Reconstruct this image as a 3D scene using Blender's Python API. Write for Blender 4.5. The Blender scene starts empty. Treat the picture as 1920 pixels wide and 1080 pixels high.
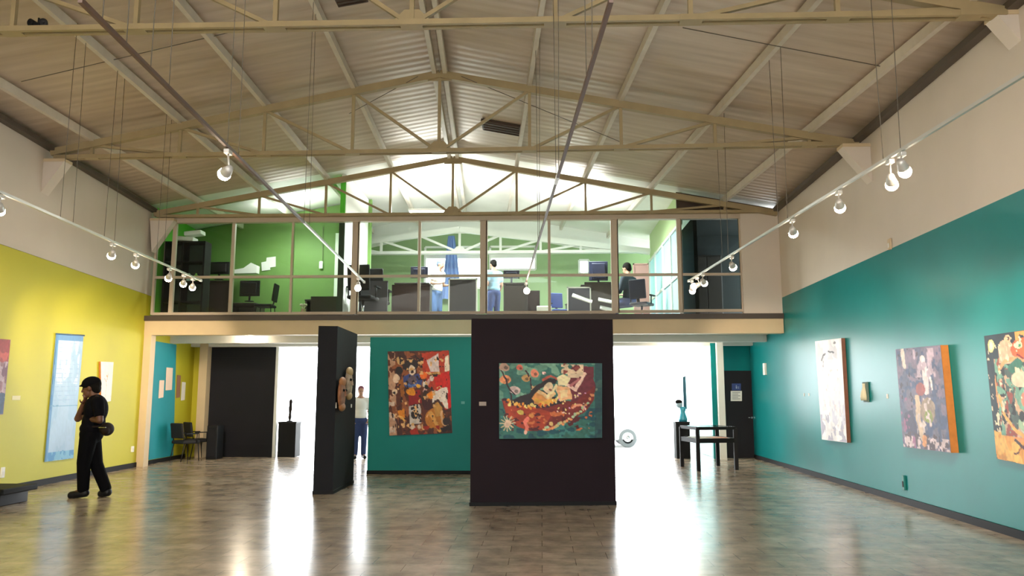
import bpy, bmesh, math, random
import numpy as np
from mathutils import Vector, Matrix
random.seed(7)
sc = bpy.context.scene
COL = sc.collection
V = Vector

# ------------------------------------------------------------------ camera
F, CX, CY, HZ, VX, CH = 1480.0, 960.0, 540.0, 747.0, 1015.0, 1.45
PITCH = math.atan((HZ - CY) / F)
YAW = math.atan((VX - CX) * math.cos(PITCH) / F)
FW = V((-math.sin(YAW) * math.cos(PITCH), math.cos(YAW) * math.cos(PITCH), math.sin(PITCH)))
RT = V((math.cos(YAW), math.sin(YAW), 0))
UP = RT.cross(FW)
CAM = V((0, 0, CH))
cd = bpy.data.cameras.new('camera')
cam = bpy.data.objects.new('camera', cd)
COL.objects.link(cam)
cd.sensor_width = 36.0
cd.lens = F / 1920.0 * 36.0
cd.clip_start, cd.clip_end = 0.05, 300
cam.matrix_world = Matrix((RT, UP, -FW)).transposed().to_4x4()
cam.location = CAM
sc.camera = cam

def ray(x, y): return FW * F + RT * (x - CX) - UP * (y - CY)
def gz(x, y, z=0.0):
    d = ray(x, y); return CAM + d * ((z - CH) / d.z)
def gy(x, y, Y):
    d = ray(x, y); return CAM + d * (Y / d.y)
def gp(x, y, A, B, off=0.0):
    """point of the vertical plane through A, B (xy), moved off metres to its side"""
    n = V((-(B[1] - A[1]), B[0] - A[0], 0)).normalized()
    d = ray(x, y)
    return CAM + d * (((V((A[0], A[1], 0)) + n * off - CAM).dot(n)) / d.dot(n))

# ------------------------------------------------------------------ room lines
LWA, LWB = (-8.41, 12.93), (-8.66, 16.86)
RWA, RWB = (5.21, 19.43), (4.98, 8.62)
def lx(Y): return -8.41 - (Y - 12.93) * 0.0636
def rx(Y): return 5.21 - (19.43 - Y) * 0.0213
def lw(x, y, off=0.0): return gp(x, y, LWA, LWB, -off)     # off: metres into the room
def rw(x, y, off=0.0): return gp(x, y, RWA, RWB, -off)
YM = 16.9                                                   # plane of the mezzanine front
YB = 19.9                                                   # back wall under the mezzanine

# ------------------------------------------------------------------ materials
def lin(c):
    c = c / 255.0
    return c / 12.92 if c <= 0.04045 else ((c + 0.055) / 1.055) ** 2.4
def srgb(*c): return tuple(lin(v) for v in c) + (1.0,)
MATS = {}
def mat(name, col, rough=0.6, metal=0.0, spec=0.5, bump=0.0, bscale=30.0, vary=0.0, vscale=3.0, emit=None, estr=0.0, coat=0.0):
    if name in MATS: return MATS[name]
    m = bpy.data.materials.new(name); m.use_nodes = True
    nt = m.node_tree; b = nt.nodes['Principled BSDF']
    c = tuple(col)[:3] + (1.0,)
    b.inputs['Base Color'].default_value = c
    b.inputs['Roughness'].default_value = rough
    b.inputs['Metallic'].default_value = metal
    b.inputs['Specular IOR Level'].default_value = spec
    if coat: b.inputs['Coat Weight'].default_value = coat
    if emit:
        b.inputs['Emission Color'].default_value = tuple(emit)[:3] + (1,)
        b.inputs['Emission Strength'].default_value = estr
    if vary or bump:
        tc = nt.nodes.new('ShaderNodeTexCoord')
    if vary:
        n = nt.nodes.new('ShaderNodeTexNoise'); n.inputs['Scale'].default_value = vscale; n.inputs['Detail'].default_value = 6
        nt.links.new(tc.outputs['Object'], n.inputs['Vector'])
        r = nt.nodes.new('ShaderNodeMapRange')
        r.inputs['From Min'].default_value = .3; r.inputs['From Max'].default_value = .7
        r.inputs['To Min'].default_value = 1 - vary; r.inputs['To Max'].default_value = 1 + vary
        nt.links.new(n.outputs['Fac'], r.inputs['Value'])
        mx = nt.nodes.new('ShaderNodeMix'); mx.data_type = 'RGBA'; mx.blend_type = 'MULTIPLY'
        mx.inputs['Factor'].default_value = 1
        mx.inputs['A'].default_value = c
        nt.links.new(r.outputs['Result'], mx.inputs['B'])
        nt.links.new(mx.outputs['Result'], b.inputs['Base Color'])
    if bump:
        n2 = nt.nodes.new('ShaderNodeTexNoise'); n2.inputs['Scale'].default_value = bscale; n2.inputs['Detail'].default_value = 4
        nt.links.new(tc.outputs['Object'], n2.inputs['Vector'])
        bp = nt.nodes.new('ShaderNodeBump'); bp.inputs['Strength'].default_value = bump; bp.inputs['Distance'].default_value = 0.01
        nt.links.new(n2.outputs['Fac'], bp.inputs['Height'])
        nt.links.new(bp.outputs['Normal'], b.inputs['Normal'])
    MATS[name] = m
    return m

WHITE = mat('upper_wall_white', (.66, .585, .515), .75, vary=.06, vscale=.6, bump=.12, bscale=12)
LIME = mat('yellow_green_paint', (.50, .46, .022), .55, vary=.05, vscale=.8, bump=.08, bscale=9)
TEAL = mat('teal_paint', (.003, .20, .205), .30, spec=.14, vary=.07, vscale=.9, bump=.06, bscale=4)
TEALB = mat('teal_board_paint', (.002, .215, .20), .55, spec=.3, vary=.05, vscale=1.2)
CREAM = mat('cream_paint', (.60, .47, .30), .55, vary=.05, vscale=2)
TRUSS = mat('beige_steel_paint', (.36, .28, .155), .5, vary=.08, vscale=4)
PURL = mat('galvanised_steel', (.62, .56, .48), .5, vary=.06, vscale=6)
FRAME = mat('window_frame_paint', (.52, .43, .34), .5)
DARKBEAM = mat('dark_steel_edge', (.06, .045, .038), .5)
BLACK = mat('black_paint', (.008, .008, .009), .6, spec=.2)
PLUM = mat('plum_black_paint', (.013, .006, .010), .7, spec=.2, vary=.12, vscale=1.5)
CHAR = mat('charcoal_paint', (.012, .012, .015), .7, spec=.2, vary=.1, vscale=2)
DOORM = mat('dark_door_paint', (.009, .009, .013), .6, spec=.25, vary=.15, vscale=1.2)
OGREEN = mat('office_green', (.13, .245, .055), .6, vary=.04)
OGREENV = mat('office_vivid_green', (.10, .62, .04), .6)
OWHITE = mat('office_white', (.80, .80, .76), .6)
SOFFIT = mat('soffit_white', (.72, .70, .66), .6)
BROWNP = mat('brown_gable_panel', (.055, .030, .020), .6, vary=.1)
STEELW = mat('track_white_metal', (.62, .60, .58), .35, metal=.3)
TRACKD = mat('track_rust_brown', (.13, .075, .055), .5)
WIRE = mat('suspension_wire', (.12, .10, .08), .5)
PAPER = mat('white_paper', (.82, .80, .76), .7)
PINKP = mat('cream_paper', (.78, .60, .48), .7)
FABRIC = mat('black_fabric', (.008, .008, .010), .85, bump=.2, bscale=80)
BLKPL = mat('black_plastic', (.008, .008, .010), .5, spec=.3)
SKIN = mat('skin', (.11, .045, .025), .55)
SKINL = mat('light_skin', (.42, .23, .16), .55)
HAIR = mat('dark_hair', (.006, .005, .004), .8, spec=.1)
LEATH = mat('dark_brown_leather', (.014, .008, .006), .7, spec=.2)
WOODO = mat('orange_wood', (.42, .15, .03), .5, vary=.12, vscale=14)
WOODR = mat('red_brown_wood', (.20, .075, .045), .5, vary=.12, vscale=14)
CUBB = mat('cubicle_brown', (.034, .016, .015), .85, vary=.06)
CUBG = mat('cubicle_grey', (.036, .034, .040), .85, vary=.06)
CUBT = mat('cubicle_taupe', (.046, .036, .030), .85, vary=.06)
NAVY = mat('navy_plastic', (.010, .012, .035), .4)
BLUEC = mat('blue_drape', (.24, .36, .72), .8)
JEANS = mat('blue_jeans', (.06, .13, .30), .8)
JEAND = mat('dark_jeans', (.02, .04, .14), .8)
SHIRTW = mat('white_shirt', (.74, .74, .72), .8)
SHIRTB = mat('light_blue_shirt', (.26, .44, .58), .8)
DESK = mat('dark_desk', (.035, .028, .024), .45)
CHROME = mat('chrome', (.6, .6, .6), .2, metal=1)
BULB = mat('lamp_glow', (1, .9, .75), .3, emit=(1, .80, .58), estr=60)
FILL_TUBE = mat('fill_batten_glow', (1, 1, 1), .3, emit=(.95, 1, .97), estr=12)

def glass_mat(name, tint, gloss=.4):
    m = bpy.data.materials.new(name); m.use_nodes = True
    nt = m.node_tree; nt.nodes.clear()
    o = nt.nodes.new('ShaderNodeOutputMaterial'); mx = nt.nodes.new('ShaderNodeMixShader')
    t = nt.nodes.new('ShaderNodeBsdfTransparent'); t.inputs['Color'].default_value = tuple(tint) + (1,)
    g = nt.nodes.new('ShaderNodeBsdfGlossy'); g.inputs['Roughness'].default_value = .02
    fr = nt.nodes.new('ShaderNodeFresnel'); fr.inputs['IOR'].default_value = 1.45
    sc_ = nt.nodes.new('ShaderNodeMath'); sc_.operation = 'MULTIPLY'; sc_.inputs[1].default_value = gloss
    nt.links.new(fr.outputs[0], sc_.inputs[0]); nt.links.new(sc_.outputs[0], mx.inputs[0]); nt.links.new(t.outputs[0], mx.inputs[1]); nt.links.new(g.outputs[0], mx.inputs[2])
    nt.links.new(mx.outputs[0], o.inputs[0]); MATS[name] = m
    return m
GLASS = glass_mat('clear_glass', (.93, .97, .95))
GLASSD = glass_mat('smoked_glass', (.55, .60, .60))
def frosted(name, col):
    m = glass_mat(name, (.80, .95, .97)); nt = m.node_tree
    o = [n for n in nt.nodes if n.type == 'OUTPUT_MATERIAL'][0]; src = o.inputs[0].links[0].from_socket
    d = nt.nodes.new('ShaderNodeBsdfDiffuse'); d.inputs['Color'].default_value = col; mx = nt.nodes.new('ShaderNodeMixShader'); mx.inputs[0].default_value = .55
    nt.links.new(src, mx.inputs[1]); nt.links.new(d.outputs[0], mx.inputs[2]); nt.links.new(mx.outputs[0], o.inputs[0])
    return m
FROST = frosted('pale_blue_glass', (.62, .84, .90, 1))
GLASSB = glass_mat('case_glass', (.92, .95, .96))

def floor_mat():
    m = bpy.data.materials.new('polished_floor_tiles'); m.use_nodes = True
    nt = m.node_tree; b = nt.nodes['Principled BSDF']; L = nt.links.new
    tc = nt.nodes.new('ShaderNodeTexCoord')
    br = nt.nodes.new('ShaderNodeTexBrick')
    br.offset = 0.5; br.inputs['Scale'].default_value = 1.0
    br.inputs['Brick Width'].default_value = .60; br.inputs['Row Height'].default_value = .30
    br.inputs['Mortar Size'].default_value = .004; br.inputs['Mortar Smooth'].default_value = .3
    br.inputs['Color1'].default_value = (.32, .25, .185, 1)
    br.inputs['Color2'].default_value = (.40, .325, .25, 1)
    br.inputs['Mortar'].default_value = (.19, .14, .10, 1)
    L(tc.outputs['Object'], br.inputs['Vector'])
    n = nt.nodes.new('ShaderNodeTexNoise'); n.inputs['Scale'].default_value = 3.2; n.inputs['Detail'].default_value = 8; n.inputs['Roughness'].default_value = .65
    L(tc.outputs['Object'], n.inputs['Vector'])
    r = nt.nodes.new('ShaderNodeMapRange'); r.inputs['From Min'].default_value = .3; r.inputs['From Max'].default_value = .7
    r.inputs['To Min'].default_value = .62; r.inputs['To Max'].default_value = 1.4
    L(n.outputs['Fac'], r.inputs['Value'])
    mx = nt.nodes.new('ShaderNodeMix'); mx.data_type = 'RGBA'; mx.blend_type = 'MULTIPLY'; mx.inputs['Factor'].default_value = 1
    L(br.outputs['Color'], mx.inputs['A']); L(r.outputs['Result'], mx.inputs['B'])
    L(mx.outputs['Result'], b.inputs['Base Color'])
    n2 = nt.nodes.new('ShaderNodeTexNoise'); n2.inputs['Scale'].default_value = 1.6; n2.inputs['Detail'].default_value = 6
    L(tc.outputs['Object'], n2.inputs['Vector'])
    r2 = nt.nodes.new('ShaderNodeMapRange'); r2.inputs['To Min'].default_value = .16; r2.inputs['To Max'].default_value = .27
    L(n2.outputs['Fac'], r2.inputs['Value']); L(r2.outputs['Result'], b.inputs['Roughness'])
    n3 = nt.nodes.new('ShaderNodeTexNoise'); n3.inputs['Scale'].default_value = 2.2; n3.inputs['Detail'].default_value = 3
    L(tc.outputs['Object'], n3.inputs['Vector'])
    ad = nt.nodes.new('ShaderNodeMath'); ad.operation = 'MULTIPLY_ADD'; ad.inputs[1].default_value = .5
    L(br.outputs['Fac'], ad.inputs[0]); ad.inputs[1].default_value = -.5; L(n3.outputs['Fac'], ad.inputs[2])
    bp = nt.nodes.new('ShaderNodeBump'); bp.inputs['Strength'].default_value = .07; bp.inputs['Distance'].default_value = .006
    L(ad.outputs[0], bp.inputs['Height']); L(bp.outputs['Normal'], b.inputs['Normal'])
    b.inputs['Specular IOR Level'].default_value = .5
    return m
FLOORM = floor_mat()

def roof_mat():
    m = bpy.data.materials.new('metal_roof_sheet'); m.use_nodes = True
    nt = m.node_tree; b = nt.nodes['Principled BSDF']; L = nt.links.new
    tc = nt.nodes.new('ShaderNodeTexCoord')
    mp = nt.nodes.new('ShaderNodeMapping'); mp.inputs['Scale'].default_value = (.35, 3.2, .35)
    L(tc.outputs['Object'], mp.inputs['Vector'])
    n = nt.nodes.new('ShaderNodeTexNoise'); n.inputs['Scale'].default_value = 2; n.inputs['Detail'].default_value = 5
    L(mp.outputs[0], n.inputs['Vector'])
    cr = nt.nodes.new('ShaderNodeValToRGB')
    cr.color_ramp.elements[0].position = .3; cr.color_ramp.elements[0].color = (.44, .345, .26, 1)
    cr.color_ramp.elements[1].position = .7; cr.color_ramp.elements[1].color = (.57, .465, .37, 1)
    L(n.outputs['Fac'], cr.inputs[0]); L(cr.outputs[0], b.inputs['Base Color'])
    w = nt.nodes.new('ShaderNodeTexWave'); w.wave_type = 'BANDS'; w.bands_direction = 'Y'; w.inputs['Scale'].default_value = 1.6
    L(tc.outputs['Object'], w.inputs['Vector'])
    bp = nt.nodes.new('ShaderNodeBump'); bp.inputs['Strength'].default_value = .18; bp.inputs['Distance'].default_value = .03
    L(w.outputs['Fac'], bp.inputs['Height']); L(bp.outputs['Normal'], b.inputs['Normal'])
    b.inputs['Roughness'].default_value = .45; b.inputs['Metallic'].default_value = .15
    return m
ROOFM = roof_mat()

# ------------------------------------------------------------------ mesh builder
class MB:
    def __init__(s): s.v = []; s.f = []; s.sm = []
    def add(s, vs, fs, smooth=False):
        o = len(s.v); s.v += [V(p) for p in vs]
        s.f += [tuple(i + o for i in f) for f in fs]; s.sm += [smooth] * len(fs)
        return s
    def box(s, c, size, R=None, bev=0.0):
        c = V(c); hx, hy, hz = (d / 2 for d in size)
        if bev <= 0:
            vs = [V((a * hx, b * hy, e * hz)) for a in (-1, 1) for b in (-1, 1) for e in (-1, 1)]
            fs = [(0, 1, 3, 2), (4, 6, 7, 5), (0, 4, 5, 1), (2, 3, 7, 6), (0, 2, 6, 4), (1, 5, 7, 3)]
        else:
            bm = bmesh.new(); bmesh.ops.create_cube(bm, size=1)
            for v in bm.verts: v.co = V((v.co.x * hx * 2, v.co.y * hy * 2, v.co.z * hz * 2))
            bmesh.ops.bevel(bm, geom=bm.edges[:], offset=min(bev, hx * .9, hy * .9, hz * .9), segments=2, affect='EDGES', profile=.5)
            bm.verts.index_update()
            vs = [v.co.copy() for v in bm.verts]; fs = [tuple(v.index for v in f.verts) for f in bm.faces]; bm.free()
        if R is not None: vs = [R @ p for p in vs]
        return s.add([p + c for p in vs], fs)
    def bounds(s, lo, hi, bev=0.0):
        lo, hi = V(lo), V(hi); return s.box((lo + hi) / 2, hi - lo, None, bev)
    def beam(s, p0, p1, w, h, up=(0, 0, 1), bev=0.0):
        p0, p1 = V(p0), V(p1); d = p1 - p0; L = d.length; d = d.normalized()
        u = V(up); sd = d.cross(u)
        if sd.length < 1e-4: sd = d.cross(V((0, 1, 0)))
        sd.normalize(); u = sd.cross(d)
        R = Matrix((d, sd, u)).transposed()
        return s.box((p0 + p1) / 2, (L, w, h), R, bev)
    def tube(s, p0, p1, r0, r1=None, n=10, cap=True):
        p0, p1 = V(p0), V(p1); r1 = r0 if r1 is None else r1
        d = (p1 - p0).normalized(); a = d.orthogonal().normalized(); b = d.cross(a)
        vs = []
        for p, r in ((p0, r0), (p1, r1)):
            for k in range(n):
                t = 2 * math.pi * k / n; vs.append(p + (a * math.cos(t) + b * math.sin(t)) * r)
        fs = [(k, (k + 1) % n, n + (k + 1) % n, n + k) for k in range(n)]
        s.add(vs, fs, True)
        if cap: s.add(vs[:n], [tuple(range(n - 1, -1, -1))]); s.add(vs[n:], [tuple(range(n))])
        return s
    def path(s, pts, r, n=8):
        for a, b in zip(pts, pts[1:]): s.tube(a, b, r, r, n)
        return s
    def lathe(s, base, prof, axis=(0, 0, 1), n=24):
        """prof: (radius, distance along axis)"""
        base = V(base); d = V(axis).normalized(); a = d.orthogonal().normalized(); b = d.cross(a)
        vs = []
        for r, h in prof:
            for k in range(n):
                t = 2 * math.pi * k / n; vs.append(base + d * h + (a * math.cos(t) + b * math.sin(t)) * r)
        fs = []
        for i in range(len(prof) - 1):
            for k in range(n):
                fs.append((i * n + k, i * n + (k + 1) % n, (i + 1) * n + (k + 1) % n, (i + 1) * n + k))
        return s.add(vs, fs, True)
    def ball(s, c, r, n=14, m=10, R=None):
        c = V(c); r = V((r, r, r)) if not hasattr(r, '__len__') else V(r)
        vs = []
        for i in range(m + 1):
            ph = math.pi * i / m
            for k in range(n):
                t = 2 * math.pi * k / n
                p = V((math.sin(ph) * math.cos(t) * r.x, math.sin(ph) * math.sin(t) * r.y, math.cos(ph) * r.z))
                if R is not None: p = R @ p
                vs.append(c + p)
        fs = [(i * n + k, i * n + (k + 1) % n, (i + 1) * n + (k + 1) % n, (i + 1) * n + k) for i in range(m) for k in range(n)]
        return s.add(vs, fs, True)
    def cap(s, p0, p1, r0, r1, n=14):
        """a tapered capsule"""
        s.tube(p0, p1, r0, r1, n, False); s.ball(p0, r0, n, 8); s.ball(p1, r1, n, 8); return s
    def prism(s, poly, ext):
        poly = [V(p) for p in poly]; e = V(ext); n = len(poly)
        vs = poly + [p + e for p in poly]
        fs = [tuple(range(n - 1, -1, -1)), tuple(range(n, 2 * n))] + [(k, (k + 1) % n, n + (k + 1) % n, n + k) for k in range(n)]
        return s.add(vs, fs)
    def build(s, name, m, parent=None, recalc=True):
        me = bpy.data.meshes.new(name)
        o = bpy.data.objects.new(name, me); COL.objects.link(o)
        base = V((0, 0, 0))
        if parent is not None:
            o.parent = parent
            q = parent
            while q is not None: base = base + V(q.location); q = q.parent
        me.from_pydata([p - base for p in s.v], [], s.f)
        me.polygons.foreach_set('use_smooth', s.sm)
        if recalc:
            bm = bmesh.new(); bm.from_mesh(me); bmesh.ops.remove_doubles(bm, verts=bm.verts, dist=1e-5)
            bmesh.ops.recalc_face_normals(bm, faces=bm.faces); bm.to_mesh(me); bm.free()
        me.materials.append(m)
        return o

def tag(o, label=None, cat=None, group=None, kind=None):
    if label: o['label'] = label
    if cat: o['category'] = cat
    if group: o['group'] = group
    if kind: o['kind'] = kind
    return o
def thing(name, label, cat, loc=(0, 0, 0), group=None, kind=None):
    o = bpy.data.objects.new(name, None); COL.objects.link(o); o.location = loc; o.empty_display_size = .2
    return tag(o, label, cat, group, kind)
def struct(name, mb, m, parent=None):
    o = mb.build(name, m, parent)
    if parent is None: o['kind'] = 'structure'
    return o
def dup(root, loc, label, rotz=0.0, group=None, cat=None):
    r = root.copy(); COL.objects.link(r); r.location = loc; r.rotation_euler = (0, 0, rotz); r['label'] = label
    if group: r['group'] = group
    if cat: r['category'] = cat
    for ch in list(root.children):
        c = ch.copy(); COL.objects.link(c); c.parent = r
        for g in list(ch.children):
            d = g.copy(); COL.objects.link(d); d.parent = c
    return r

# ------------------------------------------------------------------ roof geometry
# the three trusses of the hall: the left foot, the right foot, ridge height ...
def lerp(a, b, t): return a + (b - a) * t
class TrussLine:
    def __init__(s, A, B, eL, eR, ridge_x, ridge_z, chord, nodes):
        s.A, s.B, s.eL, s.eR, s.rx, s.rz, s.chord, s.nodes = A, B, eL, eR, ridge_x, ridge_z, chord, nodes
    def y(s, X): return lerp(s.A[1], s.B[1], (X - s.A[0]) / (s.B[0] - s.A[0]))
    def top(s, X):
        if X < s.rx: return lerp(s.eL, s.rz, (X - s.A[0]) / (s.rx - s.A[0]))
        return lerp(s.rz, s.eR, (X - s.rx) / (s.B[0] - s.rx))
    def bot(s, X): return lerp(s.chord[0], s.chord[1], (X - s.A[0]) / (s.B[0] - s.A[0]))
    def P(s, X, Z): return V((X, s.y(X), Z))
MID = TrussLine((-8.36, 12.75), (5.03, 12.2), 5.66, 5.46, -1.66, 6.84, (5.52, 5.42), [-7.62, -6.08, -4.62, -3.11, -1.66, -.17, 1.31, 2.80, 4.26])
MEZ = TrussLine((-8.62, YM), (5.14, YM), 5.57, 5.47, -1.93, 6.76, (5.46, 5.46), [-7.62, -6.24, -4.75, -3.31, -1.93, -.52, .99, 2.42, 4.00])
def ext(a, b, Y):   # extrapolate nodes of MID / MEZ to another depth
    return [lerp(p, q, (Y - MID.y(p)) / (YM - MID.y(p))) for p, q in zip(a, b)]
nN = ext(MID.nodes, MEZ.nodes, 8.05)
NEAR = TrussLine((-8.10, 8.2), (4.95, 7.95), 5.74, 5.46, nN[4], 6.88, (5.55, 5.42), nN)
def roof_z(X, Y):
    """height of the purlin seats at X, Y"""
    if Y <= 12.4:
        t = (Y - 8.05) / (12.4 - 8.05); return lerp(NEAR.top(X), MID.top(X), t)
    t = (Y - 12.4) / (YM - 12.4); return lerp(MID.top(X), MEZ.top(X), min(t, 1.0))

# ------------------------------------------------------------------ setting: floor, walls, ceiling
YF, YO = -5.0, 22.6      # front wall behind the camera, back wall of the office
struct('floor', MB().bounds((-9.6, YF, -.12), (5.9, YB + .1, 0)), FLOORM)
LWTOP, RWTOP = 5.86, 5.62
def wall_strip(side, y0, y1, z0a, z1a, z0b, z1b, thick=.2):
    fx = lx if side == 'l' else rx; sg = -1 if side == 'l' else 1
    mb = MB(); a, b = fx(y0), fx(y1)
    pts = [V((a, y0, z0a)), V((b, y1, z0b)), V((b, y1, z1b)), V((a, y0, z1a))]
    return mb.prism(pts, (sg * thick, 0, 0))
GL = lambda Y: 3.71 + (16.9 - Y) * .0187      # top of the yellow-green paint
GR = lambda Y: 3.585
wl = struct('wall_left', wall_strip('l', YF, YM + .32, GL(YF), LWTOP + .25, GL(YM), LWTOP - .15), WHITE)
struct('wall_paint', wall_strip('l', YF, YM + .25, 0, GL(YF), 0, GL(YM + .25)), LIME, wl)
struct('wall_corridor', wall_strip('l', YM + .25, YB + .2, 0, 3.0, 0, 3.0), LIME, wl)
wr = struct('wall_right', wall_strip('r', YF, YM + .32, GR(YF), RWTOP, GR(YM), RWTOP), WHITE)
struct('wall_paint', wall_strip('r', YF, YM + .32, 0, GR(YF), 0, GR(YM)), TEAL, wr)
struct('wall_corner', wall_strip('r', YM + .32, 20.4, 0, 3.0, 0, 3.0), TEAL, wr)
bl = MB(); bl.prism([V((lx(YF), YF, 0)), V((lx(YM), YM, 0)), V((lx(YM), YM, .10)), V((lx(YF), YF, .10))], (.02, 0, 0))
struct('baseboard_left', bl, BLACK)
bl2 = MB(); bl2.prism([V((lx(YM + .3), YM + .3, 0)), V((lx(YB - .3), YB - .3, 0)), V((lx(YB - .3), YB - .3, .09)), V((lx(YM + .3), YM + .3, .09))], (.02, 0, 0))
struct('baseboard_corner', bl2, BLACK)
br_ = MB(); br_.prism([V((rx(YF), YF, 0)), V((rx(20.1), 20.1, 0)), V((rx(20.1), 20.1, .09)), V((rx(YF), YF, .09))], (-.02, 0, 0))
struct('baseboard_right', br_, BLACK)
# front wall behind the camera with an unseen opening sized to let in fill light
fz = 7.2
wf = MB()
wf.bounds((-8.0, YF - .2, 0), (-3.2, YF, fz)); wf.bounds((.2, YF - .2, 0), (5.2, YF, fz)); wf.bounds((-3.2, YF - .2, 2.8), (.2, YF, fz))
struct('wall_front', wf, WHITE)

# roof sheets (two slopes), lofted through the trusses and on over the office
RY = [-1.2, 8.05, 12.4, YM, YO + .3]  # roof left open behind the camera, unseen, so sky light fills the hall
def slope(side, RY):
    mb = MB(); rows = []
    for Y in RY:
        if Y < 8: xr = lerp(NEAR.rx, MID.rx, (Y - 8.05) / 4.35); zr = NEAR.rz
        elif Y == 8.05: xr, zr = NEAR.rx, NEAR.rz
        elif Y == 12.4: xr, zr = MID.rx, MID.rz
        elif Y == YM: xr, zr = MEZ.rx, MEZ.rz
        else: xr, zr = lerp(MID.rx, MEZ.rx, (Y - 12.4) / 4.5), MEZ.rz
        if side == 'l': xe = lx(Y) - .15; ze = {8.05: NEAR.eL, 12.4: MID.eL}.get(Y, NEAR.eL if Y < 8 else MEZ.eL)
        else: xe = rx(Y) + .15; ze = {8.05: NEAR.eR, 12.4: MID.eR}.get(Y, NEAR.eR if Y < 8 else MEZ.eR)
        rows.append((V((xe, Y, ze + .14)), V((xr, Y, zr + .16))))
    vs = [p for r in rows for p in r] + [p + V((0, 0, .05)) for r in rows for p in r]; k = len(rows) * 2
    fs = []
    for i in range(len(rows) - 1):
        a = 2 * i; fs += [(a, a + 1, a + 3, a + 2), (k + a, k + a + 2, k + a + 3, k + a + 1)]
    for i in range(len(rows) - 1):
        a = 2 * i; fs += [(a, a + 2, k + a + 2, k + a), (a + 1, k + a + 1, k + a + 3, a + 3)]
    fs += [(0, k, k + 1, 1), (k - 2, k - 1, 2 * k - 1, 2 * k - 2)]
    return mb.add(vs, fs)
rc = struct('ceiling', slope('l', RY[:4]), ROOFM)
struct('roof_slope', slope('r', RY[:4]), ROOFM, rc)
OROOF = mat('office_roof_white', (.82, .81, .76), .5, vary=.05, vscale=1.5)
ro = struct('ceiling_office', slope('l', RY[3:]), OROOF)
struct('roof_slope', slope('r', RY[3:]), OROOF, ro)

# ------------------------------------------------------------------ trusses
def chord_pair(a, b, w=.05, h=.055, gap=.05, plates=()):
    mb = MB()
    for s in (-1, 1):
        o = V((0, s * (gap / 2 + w / 2), 0)); mb.beam(a + o, b + o, w, h)
    return mb
def truss(T, name, label, mtl, ths=1.0, group=None, plates=True, topm=None):
    root = thing(name, label, 'roof truss', T.P(T.rx, T.bot(T.rx)), group)
    th = .075 * ths
    R = T.P(T.rx, T.rz)
    for X, e in ((T.A[0] + .02, T.eL), (T.B[0] - .02, T.eR)):
        m = MB(); m.beam(T.P(X, e) - V((0, 0, .05)), R - V((0, 0, .05)), .10 * ths, .12 * ths); m.build('top_chord', mtl, root)
    cL, cR = T.P(T.A[0] + .1, T.bot(T.A[0])), T.P(T.B[0] - .1, T.bot(T.B[0]))
    bc = chord_pair(cL, cR, .045 * ths, .06 * ths, .055 * ths).build('bottom_chord', mtl, root)
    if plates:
        MB().beam(cL + V((0, 0, .012)), cR + V((0, 0, .012)), .053 * ths, .02).build('slot_shade_strip', mat('slot_shade_brown', (.075, .055, .035), .7, spec=.2), bc)  # dark strip stands for the shaded slot between the chord bars
        for i, X in enumerate(T.nodes):
            MB().box(T.P(X, T.bot(X)), (.24, .15 * ths, .064 * ths)).build('batten_plate', mtl, bc)
    n = T.nodes
    for i, X in enumerate(n):
        a, b = T.P(X, T.bot(X)), T.P(X, T.top(X) - .05)
        if (b - a).length < .1: continue
        MB().beam(a, b, .05 * ths, .05 * ths, up=(0, 1, 0)).build('vertical_web', mtl, root)
    for i in list(range(0, 4)) + list(range(5, 9)):
        j = i + 1 if i < 4 else i - 1
        MB().beam(T.P(n[i], T.top(n[i]) - .07), T.P(n[j] + (-.05 if i < 4 else .05), T.bot(n[j]) + .02), .045 * ths, .05 * ths, up=(0, 1, 0)).build('diagonal_web', mtl, root)
    g = MB(); c = T.P(T.rx, T.bot(T.rx))
    g.prism([c + V((-.22, -.01, .03)), c + V((.22, -.01, .03)), c + V((.08, -.01, .17)), c + V((-.08, -.01, .17))], (0, .02, 0))
    g.build('gusset_plate', mtl, root)
    g2 = MB(); c = T.P(T.rx, T.rz - .06)
    g2.prism([c + V((-.2, -.012, -.10)), c + V((.2, -.012, -.10)), c + V((.16, -.012, .0)), c + V((0, -.012, .04)), c + V((-.16, -.012, .0))], (0, .024, 0))
    g2.build('ridge_plate', mtl, root)
    return root
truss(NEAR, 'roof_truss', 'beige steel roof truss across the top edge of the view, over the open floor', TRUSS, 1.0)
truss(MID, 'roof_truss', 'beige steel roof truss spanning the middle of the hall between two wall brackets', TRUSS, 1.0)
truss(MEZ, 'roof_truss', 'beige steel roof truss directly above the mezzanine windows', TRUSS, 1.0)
# small cleats and the tie rods of the roof plane
def cable(a, b, label, r=.006):
    m = MB(); m.tube(a, b, r, r, 6)
    o = m.build('tie_rod', WIRE); tag(o, label, 'tie rod')
cable(gy(865, 143, 12.25), gy(1168, 268, 14.0), 'thin roof tie rod from mid-hall truss ridge down toward the teal wall')
cable(gy(784, 143, 12.25), gy(655, 213, 13.5), 'thin roof tie rod from mid-hall truss ridge down toward the yellow wall')
cable(gy(1280, 52, 9.7), gy(1650, 124, 9.5), 'thin roof tie rod crossing the bay above the teal wall')
cable(gy(40, 153, 10.4), gy(455, 55, 10.2), 'thin roof tie rod crossing the bay above the yellow wall')

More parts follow.
